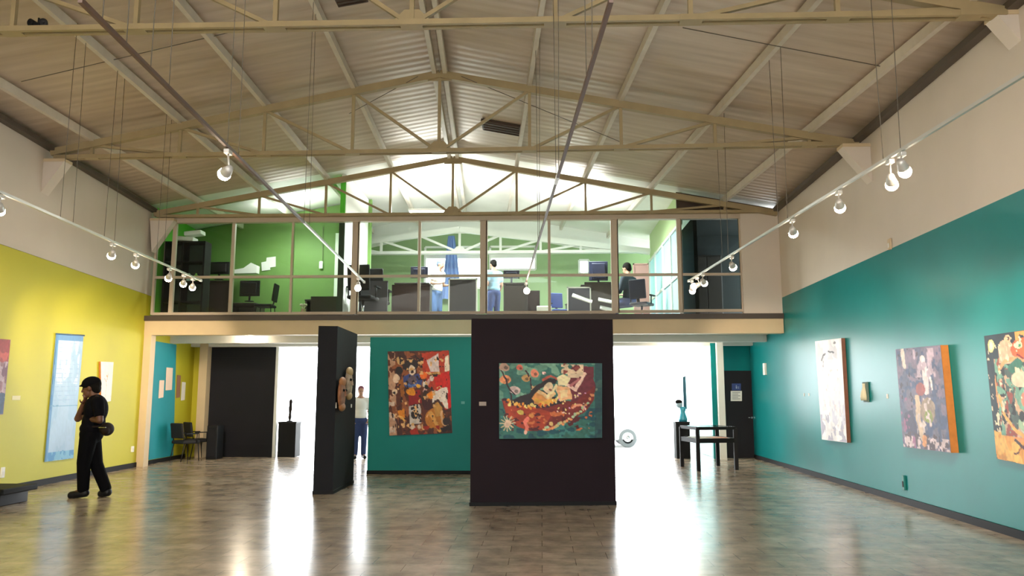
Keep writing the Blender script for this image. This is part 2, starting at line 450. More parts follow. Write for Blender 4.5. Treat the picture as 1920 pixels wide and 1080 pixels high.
# purlins
plab = ['lowest', 'second', 'third', 'fourth', None, 'fourth', 'third', 'second', 'lowest']
def purlin(xm, xz, zoff, label):
    def at(Y):
        X = lerp(xm, xz, (Y - 12.4) / (YM - 12.4)); return X
    m = MB()
    ys = [-1.1, 8.05, 12.4, YM, YO - .05]
    for a, b in zip(ys, ys[1:]):
        def pt(Y):
            X = at(Y); T = {8.05: NEAR, 12.4: MID, YM: MEZ}.get(Y)
            z = (T or (NEAR if Y < 8 else MEZ)).top(X if T else min(max(X, -8), 5))
            return V((X, Y, z + .06 + zoff))
        m.beam(pt(a), pt(b), .07, .13)
    o = m.build('roof_purlin', PURL)
    tag(o, label, 'purlin', 'steel purlins under the roof sheets')
for i, l in enumerate(plab):
    if l is None:
        purlin(MID.nodes[4] - .09, MEZ.nodes[4] - .09, -.03, 'steel ridge purlin on the yellow-wall side of the roof peak')
        purlin(MID.nodes[4] + .09, MEZ.nodes[4] + .09, -.03, 'steel ridge purlin on the teal-wall side of the roof peak')
    else:
        purlin(MID.nodes[i], MEZ.nodes[i], 0, f'{l} steel roof purlin above the {"yellow-green" if i < 4 else "teal"} wall')
# added dark strips standing for the shaded eave gap along the wall tops
for sd in ('l', 'r'):
    m = MB(); f = lx if sd == 'l' else rx; sg = 1 if sd == 'l' else -1
    for a, b in zip(RY[:3], RY[1:4]):
        def ez(Y): return ((NEAR if Y < 9 else MID if Y < 13 else MEZ).eL if sd == 'l' else (NEAR if Y < 9 else MID if Y < 13 else MEZ).eR)
        m.beam(V((f(a) + sg * .07, a, ez(a) + .02)), V((f(b) + sg * .07, b, ez(b) + .02)), .12, .08)
    o = m.build('eave_gap_strip', mat('eave_gap_shade', (.09, .07, .055), .6)); tag(o, 'dark strip standing for the shaded gap along the top of the %s wall' % ('yellow-green' if sd == 'l' else 'teal'), 'gap strip')

# triangular brackets under the truss ends
def corbel(p_wall, p_out, p_low, label, th=.22):
    root = thing('wall_bracket', label, 'bracket', p_low)
    m = MB(); m.prism([p_wall, p_out, p_low], (0, th, 0)); m.build('bracket_body', WHITE, root)
    m = MB(); m.beam(p_wall + V((0, th / 2, .02)), p_out + V((0, th / 2, .02)), th + .03, .05); m.build('bearing_plate', CREAM, root)
yl = 12.62
corbel(V((lx(yl) - .02, yl, 5.42)), V((lx(yl) + .36, yl, 5.42)), V((lx(yl) - .02, yl, 4.86)), 'triangular plaster bracket under the mid-hall truss on the yellow-green side wall')
yr = 11.85
corbel(V((rx(yr) + .02, yr, 5.27)), V((rx(yr) - .42, yr, 5.27)), V((rx(yr) + .02, yr, 4.70)), 'triangular plaster bracket under the mid-hall truss on the teal side wall')
yr = 7.9
corbel(V((rx(yr) + .02, yr, 5.40)), V((rx(yr) - .22, yr, 5.40)), V((rx(yr) + .02, yr, 5.08)), 'triangular plaster bracket at the top corner of view above the teal wall')
yl = YM - .12
corbel(gy(281, 413, yl), gy(326, 413, yl), gy(284, 472, yl), 'triangular plaster bracket beside the mezzanine windows', .18)

# two dark roof vents and the black twin lamp on the near truss
def roof_plate(px, label, Yc, w, d):
    c = gy(px[0], px[1], Yc); X = c.x
    z = roof_z(X, Yc) + .12
    sl = (roof_z(X + .1, Yc) - roof_z(X - .1, Yc)) / .2
    root = thing('roof_vent', label, 'vent', (X, Yc, z))
    R = Matrix.Rotation(-math.atan(sl), 3, 'Y')
    MB().box((X, Yc, z), (w, d, .05), R, .008).build('vent_panel', BROWNP, root)
    m = MB()
    for k in range(4): m.box(V((X, Yc - d / 2 + d * (k + .5) / 4, z - .03)), (w * .92, .015, .02), R)
    m.build('louvre', BROWNP, root)
roof_plate((940, 237), 'dark rectangular vent in the roof sheets just behind the mid-hall truss', 14.9, .78, .55)
roof_plate((655, 52), 'dark rectangular vent in the roof sheets close above the near truss chord', 9.9, .42, .35)
el = gy(72, 48, 8.3)
root = thing('emergency_lamp', 'small black twin-headed lamp sitting on the near truss chord', 'lamp', el)
MB().box(el, (.07, .08, .05), None, .01).build('lamp_box', BLKPL, root)
MB().tube(el + V((0, 0, .02)), el + V((0, 0, .09)), .012).build('stem', BLKPL, root)
for s in (-1, 1):
    MB().lathe(el + V((s * .055, .03, .03)), [(0.001, 0), (.034, 0), (.045, .07), (.04, .075), (0.001, .06)], (s * .35, -1, -.1), 16).build('lamp_head', BLKPL, root)

# ------------------------------------------------------------------ mezzanine
ZS, ZD, ZT = 2.82, 3.13, 3.24       # underside, dark edge, top
xl0, xr0 = lx(YM), rx(YM)
me = MB(); me.bounds((xl0, YM, ZS), (xr0 - .01, YM + .25, ZD))
struct('trim_1', me, CREAM)
me = MB(); me.bounds((xl0, YM - .05, ZD), (xr0 - .01, YM + .28, ZT))
struct('trim_2', me, DARKBEAM)
me = MB(); me.bounds((lx(YB) - .1, YM + .25, 2.90), (rx(YB) + .1, YO, 3.08))
struct('ceiling_mezzanine', me, SOFFIT)
me = MB(); me.bounds((lx(YB) - .1, YM + .28, 3.08), (rx(YB) + .1, YO, 3.11))
struct('floor_office', me, mat('office_floor', (.30, .28, .25), .5))
# soffit joists and cross beam seen under the slab
for k, yy in enumerate((18.4, 19.72)):
    struct('trim_%d' % (3 + k), MB().bounds((lx(yy), yy - .09, 2.74), (rx(yy) - .01, yy + .09, 2.90)), SOFFIT)
# columns
struct('column_left', MB().bounds((xl0, YM + .01, 0), (xl0 + .16, YM + .22, ZS)), CREAM)

def win_bay(n, xs, y_top, y_mid, y_bot, thick, glass):
    """xs: pixel columns of the uprights (first and last are the posts)"""
    root = thing('window_%d' % n, None, None, gy(xs[0], y_bot, YM + .12), None, 'structure')
    Y = YM + .12
    zt, zm, zb = (gy(900, q, Y).z for q in (y_top, y_mid, y_bot))
    X = [gy(x, y_mid, Y).x for x in xs]
    m = MB()
    for i, x in enumerate(X):
        w = thick[i]; m.bounds((x - w / 2, Y - .04, zb), (x + w / 2, Y + .04, zt))
    for z, h in ((zt, .07), (zm, .055), (zb + .02, .06)):
        m.bounds((X[0], Y - .035, z - h / 2), (X[-1], Y + .035, z + h / 2))
    m.build('window_frame', FRAME, root)
    for a, b in zip(X, X[1:]):
        for z0, z1 in ((zb, zm), (zm, zt)):
            MB().bounds((a + .01, Y - .003, z0), (b - .01, Y + .003, z1)).build('pane', glass, root)
    return root
win_bay(1, (290, 324, 435, 547, 666), 411, 517, 588, (.05, .08, .07, .05, .16), GLASS)
win_bay(2, (671, 786, 907), 409, 517, 588, (.02, .055, .16), GLASS)
win_bay(3, (912, 1030, 1153), 408, 517, 588, (.02, .06, .16), GLASS)
win_bay(4, (1159, 1275), 407, 517, 587, (.02, .10), GLASS)
win_bay(5, (1279, 1391), 407, 517, 586, (.02, .07), GLASSD)
# solid wall between the last window and the side wall, and brown gable infill above it
a = gy(1394, 590, YM + .1).x
wm = MB(); wm.bounds((a, YM + .05, ZT), (xr0, YM + .2, 5.45)); struct('wall_mezzanine', wm, WHITE)
g0 = gy(1268, 380, YM + .2).x
gb = MB(); gb.prism([V((g0, YM + .18, 5.44)), V((xr0, YM + .18, 5.44)), V((xr0, YM + .18, 5.56)), V((g0, YM + .18, MEZ.top(g0) + .1))], (0, .06, 0))
struct('wall_gable', gb, BROWNP)
# header bar over all the windows
struct('trim_5', MB().bounds((xl0 + .1, YM + .04, gy(900, 412, YM).z), (a, YM + .2, gy(900, 404, YM).z)), FRAME)

# ------------------------------------------------------------------ office behind the glass
ZO = 3.11
yg = 19.5
xg = gy(640, 450, yg).x
def tall(X): return MEZ.top(X) + .15
ob = MB(); ob.prism([V((lx(yg), yg, ZO)), V((-4.3, yg, ZO)), V((-4.3, yg, tall(-4.3))), V((lx(yg), yg, 5.72))], (0, .1, 0))
struct('wall_office_green', ob, OGREEN)
ow = MB(); a0, b0 = lx(YM + .3), lx(YO)
ow.prism([V((a0, YM + .3, ZO)), V((b0, YO, ZO)), V((b0, YO, 5.75)), V((a0, YM + .3, 5.75))], (-.15, 0, 0))
struct('wall_office_side', ow, mat('office_side_green', (.14, .50, .05), .6))
xp = gy(648, 400, YM + .3).x
op = MB(); op.prism([V((xp, YM + .3, ZO)), V((xp, yg, ZO)), V((xp, yg, tall(xp))), V((xp, YM + .3, tall(xp)))], (-.11, 0, 0))
pw = struct('wall_office_divider', op, OWHITE)
struct('wall_paint', MB().prism([V((xp - .112, YM + .29, ZO)), V((xp - .112, yg, ZO)), V((xp - .112, yg, tall(xp) - .02)), V((xp - .112, YM + .29, tall(xp) - .02))], (-.01, 0, 0)), OGREENV, pw)
zv = gy(645, 412, YM + .28).z
struct('wall_edge', MB().bounds((xp - .12, YM + .275, zv), (xp - .01, YM + .298, tall(xp) - .05)), OGREENV, pw)  # vivid green stands for light shining through the edge
struct('wall_post', MB().bounds((xp - .13, YM + .27, ZO), (xp - .005, YM + .298, zv)), mat('dark_green_post', (.012, .03, .012), .6), pw)
# far wall with its daylight windows
wins = [(797, 848, 463, 540), (856, 905, 463, 540), (919, 1004, 463, 506), (1086, 1104, 489, 514)]
xs0, xs1 = lx(YO), rx(YO)
holes = [(gy(a, 500, YO).x, gy(b, 500, YO).x, gy(900, d, YO).z, gy(900, c, YO).z) for a, b, c, d in wins]
wb = MB(); cuts = [xs0 - .2]
for h in holes: cuts += [h[0], h[1]]
cuts.append(xs1 + .2)
zt_ = 5.62
for i in range(0, len(cuts), 2): wb.bounds((cuts[i], YO, ZO), (cuts[i + 1], YO + .15, zt_))
for h in holes:
    wb.bounds((h[0], YO, ZO), (h[1], YO + .15, h[2])); wb.bounds((h[0], YO, h[3]), (h[1], YO + .15, zt_))
rx_ = gy(862, 425, YO).x
wb.prism([V((xs0 - .2, YO, 5.62)), V((xs1 + .2, YO, 5.62)), V((xs1 + .2, YO, 5.63)), V((gy(1130, 478, YO).x, YO, 5.64)), V((rx_, YO, gy(862, 428, YO).z)), V((gy(690, 466, YO).x, YO, gy(690, 466, YO).z)), V((xs0 - .2, YO, 5.63))], (0, .15, 0))
struct('wall_gable_office', MB().prism([V((xs0 - .2, YO + .02, 5.5)), V((xs1 + .2, YO + .02, 5.5)), V((xs1 + .2, YO + .02, 5.75)), V((MEZ.rx - .3, YO + .02, 6.98)), V((xs0 - .2, YO + .02, 5.8))], (0, .12, 0)), OWHITE)
struct('wall_back', wb, mat('far_wall_green', (.27, .40, .19), .6, vary=.04))
for k, h in enumerate(holes):
    r = thing('window_%d' % (6 + k), None, None, (h[0], YO, h[2]), None, 'structure')
    m = MB()
    for x in (h[0], h[1]): m.bounds((x - .03, YO - .02, h[2]), (x + .03, YO + .06, h[3]))
    for z in (h[2], h[3]): m.bounds((h[0], YO - .02, z - .03), (h[1], YO + .06, z + .03))
    m.build('window_frame', OWHITE, r)
    MB().bounds((h[0], YO + .05, h[2]), (h[1], YO + .056, h[3])).build('pane', GLASS, r)
# the office's own truss, painted white
OT = TrussLine((-7.0, 21.3), (3.0, 21.3), 5.50, 5.46, gy(862, 430, 21.3).x, 6.12, (5.42, 5.42), [-6.4, -5.4, -4.4, -3.35, gy(862, 430, 21.3).x, -1.1, .0, 1.1, 2.1])
truss(OT, 'roof_truss', 'white painted truss inside the office beyond the mezzanine glass', OWHITE, 1.3, None, False)
# glazed side wall
xq = gy(1273, 450, YM + .4).x
gw = thing('window_10', None, None, (xq, YM + .4, ZO), None, 'structure')
m = MB()
for yy in (YM + .35, 18.3, 19.5, 20.8, 21.9):
    m.bounds((xq - .04, yy - .04, ZO), (xq + .04, yy + .04, 5.3))
for z in (3.2, 4.15, 5.25): m.bounds((xq - .035, YM + .35, z - .03), (xq + .035, 21.9, z + .03))
m.build('window_frame', OWHITE, gw)
for ya, yb in ((YM + .35, 18.3), (18.3, 19.5), (19.5, 20.8), (20.8, 21.9)):
    MB().bounds((xq - .004, ya, ZO), (xq + .004, yb, 5.25)).build('pane', FROST, gw)
ug = MB(); ug.prism([V((xq, YM + .35, 5.28)), V((xq, 21.9, 5.28)), V((xq, 21.9, tall(xq))), V((xq, YM + .35, tall(xq)))], (.08, 0, 0))
struct('wall_office_glazed', ug, mat('pale_green_wall', (.52, .66, .34), .6))
# dark store room behind the last window
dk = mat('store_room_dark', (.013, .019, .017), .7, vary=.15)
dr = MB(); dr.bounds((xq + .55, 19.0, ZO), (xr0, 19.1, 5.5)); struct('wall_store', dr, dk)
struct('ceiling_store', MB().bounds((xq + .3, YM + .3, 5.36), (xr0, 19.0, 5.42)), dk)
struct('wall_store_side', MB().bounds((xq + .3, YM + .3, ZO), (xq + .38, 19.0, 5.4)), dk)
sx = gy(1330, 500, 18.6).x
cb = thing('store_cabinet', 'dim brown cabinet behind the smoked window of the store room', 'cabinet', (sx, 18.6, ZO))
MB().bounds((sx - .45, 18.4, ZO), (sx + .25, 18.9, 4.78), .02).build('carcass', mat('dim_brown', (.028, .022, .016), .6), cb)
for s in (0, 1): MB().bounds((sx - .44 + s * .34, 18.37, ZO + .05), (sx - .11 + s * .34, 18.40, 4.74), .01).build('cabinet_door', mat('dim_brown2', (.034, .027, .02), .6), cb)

def desk_screen(x0, x1, ytop, Y, m, label, frame=None, th=.05):
    a, b = gy(x0, ytop, Y), gy(x1, ytop, Y)
    r = thing('cubicle_screen', label, 'desk screen', ((a.x + b.x) / 2, Y, ZO))
    MB().bounds((a.x + .02, Y, ZO + .06), (b.x - .02, Y + th, a.z - .02), .01).build('screen_panel', m, r)
    f = MB(); f.bounds((a.x, Y - .01, ZO), (a.x + .03, Y + th + .01, a.z)); f.bounds((b.x - .03, Y - .01, ZO), (b.x, Y + th + .01, a.z)); f.bounds((a.x, Y - .01, a.z - .03), (b.x, Y + th + .01, a.z))
    f.build('screen_frame', frame or m, r)
    return r
def monitor(x0, x1, y0, y1, Y, label, m=BLKPL, back=True):
    a, b = gy(x0, y0, Y), gy(x1, y1, Y)
    r = thing('monitor', label, 'monitor', ((a.x + b.x) / 2, Y, b.z))
    MB().bounds((a.x, Y, b.z), (b.x, Y + .05, a.z), .012).build('monitor_housing', m, r)
    MB().bounds((a.x + .06, Y - .05, b.z + .05), (b.x - .06, Y, a.z - .05), .02).build('rear_bulge', m, r)
    c = (a.x + b.x) / 2
    MB().tube((c, Y + .02, b.z - .12), (c, Y + .02, b.z + .02), .025).build('monitor_stand', m, r)
    MB().lathe((c, Y + .02, b.z - .13), [(.001, 0), (.11, 0), (.10, .015), (.001, .02)]).build('monitor_foot', m, r)
    return r
def desk(x0, x1, Y, d, label, m=DESK, h=.74):
    r = thing('office_desk', label, 'desk', ((x0 + x1) / 2, Y + d / 2, ZO))
    MB().bounds((x0, Y, ZO + h - .04), (x1, Y + d, ZO + h), .008).build('desk_top', m, r)
    for x in (x0 + .03, x1 - .03): MB().bounds((x - .02, Y + .03, ZO), (x + .02, Y + d - .03, ZO + h - .04)).build('side_panel', m, r)
    MB().bounds((x0 + .05, Y + d - .06, ZO + .25), (x1 - .05, Y + d - .04, ZO + h - .04)).build('modesty_panel', m, r)
    return r
def X(x, Y): return gy(x, 550, Y).x

# open shelf unit of the green room
Yk = 17.5
x0, x1 = X(303, Yk), X(380, Yk)
zt = gy(350, 452, Yk).z
sh = thing('bookshelf', 'tall black open shelf unit in the corner of the green room', 'shelf', ((x0 + x1) / 2, Yk, ZO))
for x in (x0 + .02, (x0 + x1) / 2 - .05, x1 - .02): MB().bounds((x - .02, Yk, ZO), (x + .02, Yk + .35, zt)).build('upright', BLACK, sh)
for k in range(5):
    z = lerp(ZO + .05, zt - .02, k / 4); MB().bounds((x0, Yk, z - .018), (x1, Yk + .35, z + .018)).build('shelf_board', BLACK, sh)
MB().bounds((x0, Yk + .33, ZO), (x1, Yk + .35, zt)).build('back_panel', mat('black_green', (.008, .022, .014), .6), sh)
pr = MB(); pc = gy(358, 443, Yk + .1)
for k, (dx, dz, w, rot) in enumerate(((-.12, .03, .42, .25), (.06, .06, .40, -.35))):
    tag(MB().box((pc.x + dx, Yk + .16, zt + .068 + .135 * k), (w, .28, .10), Matrix.Rotation(rot * .3, 3, 'Y'), .02).build('paper_bundle', PAPER), ('white wrapped bundle lying flat on the black shelf unit', 'upper white bundle tilted across the top of the black shelf unit')[k], 'bundle')
zz = lerp(ZO + .05, zt - .02, 3 / 4) - .0
for k, (px, c) in enumerate(((353, (.55, .8, .7)), (366, (.35, .75, .15)))):
    p = V((X(px, Yk + .1), Yk + .1, lerp(ZO + .05, zt - .02, 2 / 4) + .019))
    tag(MB().lathe(p, [(.001, 0), (.055, 0), (.06, .09), (.045, .14), (.02, .16), (.02, .19), (.001, .19)], (0, 0, 1), 16).build('jar', mat('jar%d' % k, c, .4)), ('pale jar on the black shelf unit', 'green jar on the black shelf unit')[k], 'jar')

def office_chair(c, rot, label, m=FABRIC, task=False, s=1.0):
    """four-legged or swivel chair at c (floor), seat facing local -y"""
    r = thing('office_chair', label, 'chair', c)
    b = V(c)
    def put(mb, n, mm, par=r):
        R = Matrix.Rotation(rot, 3, 'Z'); mb.v = [b + R @ (p * s) for p in mb.v]; return mb.build(n, mm, par)
    put(MB().box((0, 0, .46), (.46, .45, .07), None, .03), 'seat', m)
    bk = MB(); bk.box((0, .24, .80), (.42, .05, .46), Matrix.Rotation(-.12, 3, 'X'), .025); put(bk, 'backrest', m)
    put(MB().beam((0, .18, .46), (0, .235, .66), .07, .02), 'back_bar', BLKPL)
    if task:
        put(MB().tube((0, 0, .09), (0, 0, .43), .025), 'gas_column', CHROME)
        for k in range(5):
            t = 2 * math.pi * k / 5
            put(MB().tube((0, 0, .1), (.28 * math.cos(t), .28 * math.sin(t), .02), .022, .015), 'leg', BLKPL)
        for q in (-1, 1): put(MB().beam((q * .26, .1, .66), (q * .26, -.16, .66), .05, .03).tube((q * .26, .05, .46), (q * .26, .05, .65), .015), 'armrest', BLKPL)
    else:
        for sx_ in (-1, 1):
            for sy in (-1, 1): put(MB().tube((sx_ * .19, sy * .18, .44), (sx_ * .22, sy * .22, 0), .012), 'leg', BLKPL)
    return r

# green room furniture
monitor(393, 429, 491, 514, 18.9, 'dark monitor seen from behind in the green room')
desk_screen(379, 431, 526, 18.6, CUBB, 'dark brown desk screen in the green room')
desk(X(437, 18.7), X(490, 18.7), 18.35, .7, 'dark desk beside the green room chair', DESK, .59)
monitor(450, 486, 526, 555, 18.45, 'black monitor below the white papers in the green room')
office_chair((X(499, 17.5), 17.5, ZO), -1.5, 'black chair in the green room, turned sideways to the dark desk', FABRIC, False, .88)
def sheet(quad, label, m=PAPER, name='paper_sheet', th=.004, cat='paper', n=(0, -1, 0)):
    return tag(MB().prism(quad, V(n) * th).build(name, m), label, cat)
yq = yg - .012
sheet([gy(500, 483, yq), gy(517, 481, yq), gy(517, 500, yq), gy(498, 503, yq)], 'upper white sheet pinned to the green office wall')
sheet([gy(490, 492, yq - .005), gy(505, 489, yq - .005), gy(507, 506, yq - .005), gy(491, 508, yq - .005)], 'lower white sheet pinned to the green office wall')
sheet([gy(462, 505, 19.2), gy(476, 495, 19.2), gy(487, 500, 19.2), gy(486, 514, 19.2), gy(444, 515, 19.2), gy(445, 508, 19.2)], 'heap of white paper standing on the dark green-room desk', PAPER, 'paper_heap', .2)
wc = gy(602, 497, yg - .03)
r = thing('wall_phone', 'white wall phone with cord on the green office wall', 'phone', wc)
MB().box(wc, (.10, .05, .20), None, .03).build('handset', OWHITE, r)
MB().tube(wc + V((.04, 0, .1)), gy(606, 425, yg - .03), .006).build('wall_cord', WIRE, r)
dr_ = thing('door_5', None, None, (X(632, yg), yg, ZO), None, 'structure')
fr = MB(); xa, xb = X(626, yg - .05), X(640, yg - .05)
fr.bounds((xa, yg - .06, ZO), (xb, yg - .005, gy(630, 438, yg).z)); fr.build('door_leaf', OWHITE, dr_)
desk(X(581, 18.4), X(643, 18.4), 18.0, .6, 'low dark desk near the divider of the green room', DESK, .62)
desk_screen(583, 641, 556, 17.95, CUBT, 'low taupe desk screen near the divider of the green room')
vb = V((X(570, 17.7), 17.7, ZO))
r = thing('flower_vase', 'beige vase of dry flowers standing behind the green room glass', 'vase', vb)
MB().lathe(vb, [(.001, 0), (.09, 0), (.12, .15), (.07, .28), (.05, .33), (.06, .36), (.001, .35)]).build('vase_body', mat('beige_clay', (.55, .38, .25), .6), r)
m = MB()
for k in range(7):
    t = k * .9; m.tube(vb + V((0, 0, .34)), vb + V((.06 * math.cos(t), .06 * math.sin(t), .44)), .006); m.ball(vb + V((.06 * math.cos(t), .06 * math.sin(t), .45)), .03, 8, 6)
m.build('dry_flowers', mat('dry_flower', (.6, .55, .4), .8), r)

# open office: screens, desks, monitors, chairs
office_chair((X(681, 17.5), 17.5, ZO), 3.0, 'black high chair next to the office divider', FABRIC, True, 1.25)
office_chair((X(703, 18.5), 18.5, ZO), 3.1, 'large black swivel chair behind the grey desk screen', FABRIC, True, 1.32)
desk_screen(674, 727, 527, 18.0, CUBG, 'dark grey desk screen in front of the large swivel chair')
desk_screen(735, 806, 534, 18.2, CUBB, 'maroon brown desk screen between the swivel chair and the standing office worker')
monitor(770, 802, 500, 521, 18.7, 'dark monitor above the maroon desk screen', NAVY)
desk(X(738, 18.3), X(804, 18.3), 18.35, .6, 'dark desk behind the maroon screen', DESK, 1.05)
desk_screen(841, 895, 522, 18.0, CUBG, 'purple grey desk screen under the blue drape', OWHITE)
desk_screen(945, 984, 536, 18.0, CUBT, 'taupe desk screen beside the person in light blue', None)
desk_screen(986, 1012, 545, 18.6, CUBB, 'narrow brown desk screen behind the middle light track', None)
monitor(944, 974, 507, 522, 18.6, 'dark flat monitor beside the person in light blue', NAVY)
desk(X(944, 18.5), X(990, 18.5), 18.3, .45, 'dark desk behind the taupe screen', DESK, 1.03)
bx = V((X(1020, 17.8), 17.8, ZO))
r = thing('white_cabinet', 'low white cabinet in the middle of the office', 'cabinet', bx)
MB().bounds(bx + V((-.17, 0, 0)), bx + V((.17, .4, .42)), .015).build('carcass', OWHITE, r)
for k in range(2): MB().bounds(bx + V((-.16, -.015, .03 + k * .2)), bx + V((.16, 0, .2 + k * .2)), .006).build('drawer', OWHITE, r)
office_chair((X(1047, 18.3), 18.3, ZO), .3, 'blue office chair beside the low white cabinet', mat('blue_fabric', (.02, .05, .22), .8), True, .78)
desk_screen(1063, 1108, 538, 18.0, NAVY, 'navy desk screen with a white edge beside the blue chair', OWHITE)
desk_screen(1096, 1152, 529, 18.3, CUBT, 'wide taupe desk screen under the navy monitor')
monitor(1104, 1140, 490, 526, 18.9, 'large navy monitor beside the little bright window', NAVY)
desk(X(1090, 18.4), X(1134, 18.4), 18.6, .45, 'dark desk under the navy monitor', DESK, 1.02)
for k, (x0_, y0_, x1_, y1_) in enumerate(((1073, 553, 1110, 566), (1122, 561, 1148, 566), (1125, 576, 1150, 582))):
    yt_ = (17.885, 18.185, 18.185)[k]; p0, p1 = gy(x0_, y0_, yt_), gy(x1_, y1_, yt_)
    tag(MB().beam(p0, p1, .18, .03, (0, -.5, 1)).build('document_tray', PAPER), ('white document tray hung on the navy screen', 'upper white document tray on the taupe screen', 'lower white document tray on the taupe screen')[k], 'tray')
desk_screen(1187, 1216, 494, 19.6, mat('rose_screen', (.36, .20, .17), .8), 'tall rose brown screen at the glazed office wall')
office_chair((X(1203, 17.75), 17.75, ZO), 2.6, 'wide navy armchair by the glazed office wall', NAVY, True, .95)
# translucent blue drape between the far windows
dp = MB(); pts = []
for k in range(17):
    t = k / 16; w = (.5 - t) * 2
    xt = gy(846 + (t - .5) * 12, 470, 22.3).x; xb_ = gy(846 + (t - .5) * 40, 560, 22.3).x
    yy = 22.3 + .05 * math.sin(t * 22)
    pts.append((V((xt, yy, gy(846, 442, 22.3).z)), V((xb_, yy + .02, gy(846, 560, 22.3).z))))
vs = [p for q in pts for p in q]
dp.add(vs, [(2 * i, 2 * i + 1, 2 * i + 3, 2 * i + 2) for i in range(16)], True)
dp.add([v + V((0, .012, 0)) for v in vs], [(2 * i, 2 * i + 2, 2 * i + 3, 2 * i + 1) for i in range(16)], True)
tag(dp.build('blue_drape', BLUEC, None, False), 'blue drape hanging between the bright far office windows', 'drape')
# battens added to brighten the office and its roof
def add_fill_batten(c, label, L=1.2):
    r = thing('fill_batten', label, 'fill light', c, 'added office fill lights')
    c = V(c)
    MB().bounds(c + V((-L / 2, -.05, 0)), c + V((L / 2, .05, .05)), .01).build('fill_batten_body', OWHITE, r)
    MB().tube(c + V((-L / 2 + .03, 0, -.025)), c + V((L / 2 - .03, 0, -.025)), .016).build('tube', FILL_TUBE, r)
add_fill_batten((-6.0, 18.4, 5.72), 'added fluorescent fill light hung in the green room')
add_fill_batten((-2.6, 18.6, 5.95), 'added fluorescent fill light hung over the open office')
add_fill_batten((.8, 18.6, 5.85), 'added fluorescent fill light hung toward the glazed office wall')

# ------------------------------------------------------------------ ground floor under the mezzanine
# back wall: post, dark sliding door, open entrance, teal corner with the service door
zc = 2.90
xc0, xc1 = gy(374, 700, YB - .25).x, gy(389, 700, YB - .25).x
struct('wall_rear', MB().bounds((lx(YB) - .1, YB, 0), (xc1, YB + .15, zc)), LIME)
struct('column_rear', MB().bounds((xc0, YB - .3, 0), (xc1, YB - .02, zc)), CREAM)
d0, d1 = gy(388, 700, YB - .05).x, gy(516, 700, YB - .05).x
dz = gy(450, 647, YB - .05).z
dd = thing('door_1', None, None, ((d0 + d1) / 2, YB, 0), None, 'structure')
MB().bounds((d0, YB - .06, -.03), (d1, YB + .02, dz)).build('door_leaf', DOORM, dd)
m = MB()
for k in range(1, 9): m.bounds((d0 + .02, YB - .066, dz * k / 9 - .006), (d1 - .02, YB - .058, dz * k / 9 + .006))
m.build('door_rib', DOORM, dd)
struct('trim_6', MB().bounds((d0 - .1, YB - .12, dz), (rx(YB), YB + .1, zc)), SOFFIT)
struct('trim_7', MB().bounds((d1, YB - .05, 0), (d1 + .07, YB + .05, dz)), OWHITE)
e1 = gy(1346, 700, YB - .3).x
pr_ = MB(); pr_.bounds((gy(1345, 700, 19.45).x, 19.42, 0), (gy(1357, 700, 19.45).x, 19.56, 2.9)); struct('column_right', pr_, OWHITE)
t0, t1 = gy(1333, 700, 19.62).x, gy(1343, 700, 19.62).x
struct('trim_8', MB().bounds((t0, 19.6, 0), (t1, 19.75, 2.8)), TEAL)
f0 = gy(1356, 700, 19.98).x
struct('wall_end', MB().bounds((f0 - .15, 20.0, 0), (rx(20) + .1, 20.15, 2.9)), TEAL)
q0, q1 = gy(1358, 700, 19.97).x, gy(1414, 700, 19.97).x
zd = gy(1390, 695, 19.97).z
d2 = thing('door_2', None, None, ((q0 + q1) / 2, 19.97, 0), None, 'structure')
MB().bounds((q0, 19.95, .005), (q1, 19.999, zd), .006).build('door_leaf', DOORM, d2)
hk = gy(1410, 783, 19.93)
m = MB(); m.tube(hk, hk + V((0, .03, 0)), .02); m.tube(hk, hk + V((-.09, 0, 0)), .009); m.build('door_handle', CHROME, d2)
sg = thing('door_sign', 'dark blue sign plate with a pale pictogram on the dark service door', 'sign', gy(1381, 735, 19.94))
MB().prism([gy(1372, 719, 19.945), gy(1389, 719, 19.945), gy(1389, 732, 19.945), gy(1372, 732, 19.945)], (0, -.008, 0)).build('sign_plate', mat('sign_blue', (.02, .045, .20), .4), sg)
m = MB(); c = gy(1380.5, 723, 19.934); m.ball(c, (.012, .004, .012), 10, 6); m.bounds(c + V((-.012, -.004, -.075)), c + V((.012, .002, -.018)))
m.bounds(c + V((.03, -.004, -.07)), c + V((.07, .002, -.06))); m.bounds(c + V((.03, -.004, -.04)), c + V((.07, .002, -.03)))
m.build('pictogram', mat('sign_mark', (.35, .42, .6), .5), sg)
nb = thing('notice_sheet', 'white printed notice taped under the blue sign on the dark service door', 'notice', gy(1381, 742, 19.94))
MB().prism([gy(1370, 733, 19.945), gy(1391, 733, 19.945), gy(1391, 752, 19.945), gy(1370, 752, 19.945)], (0, -.005, 0)).build('sheet', PAPER, nb)
m = MB()
for k in range(5):
    a_, b_ = gy(1373, 736 + k * 3, 19.9385), gy(1388 - (k % 2) * 4, 736 + k * 3, 19.9385)
    m.beam(a_, b_, .002, .014)
m.build('print_line', mat('print_grey', (.25, .25, .27), .7), nb)
# outside: bright return wall, forecourt, parked car
struct('ground_outside', MB().bounds((-30, YB + .1, -.16), (30, 70, -.03)), mat('forecourt', (.60, .60, .58), .7))
w0 = V((gy(1333, 700, 20.2).x, 20.1, 0)); w1 = V((gy(1284, 700, 24.0).x, 24.0, 0))
m = MB(); m.prism([w0, w1, w1 + V((0, 0, 3)), w0 + V((0, 0, 3))], (.15, 0, 0)); struct('wall_outside', m, mat('pale_teal_wall', (.45, .78, .76), .6))

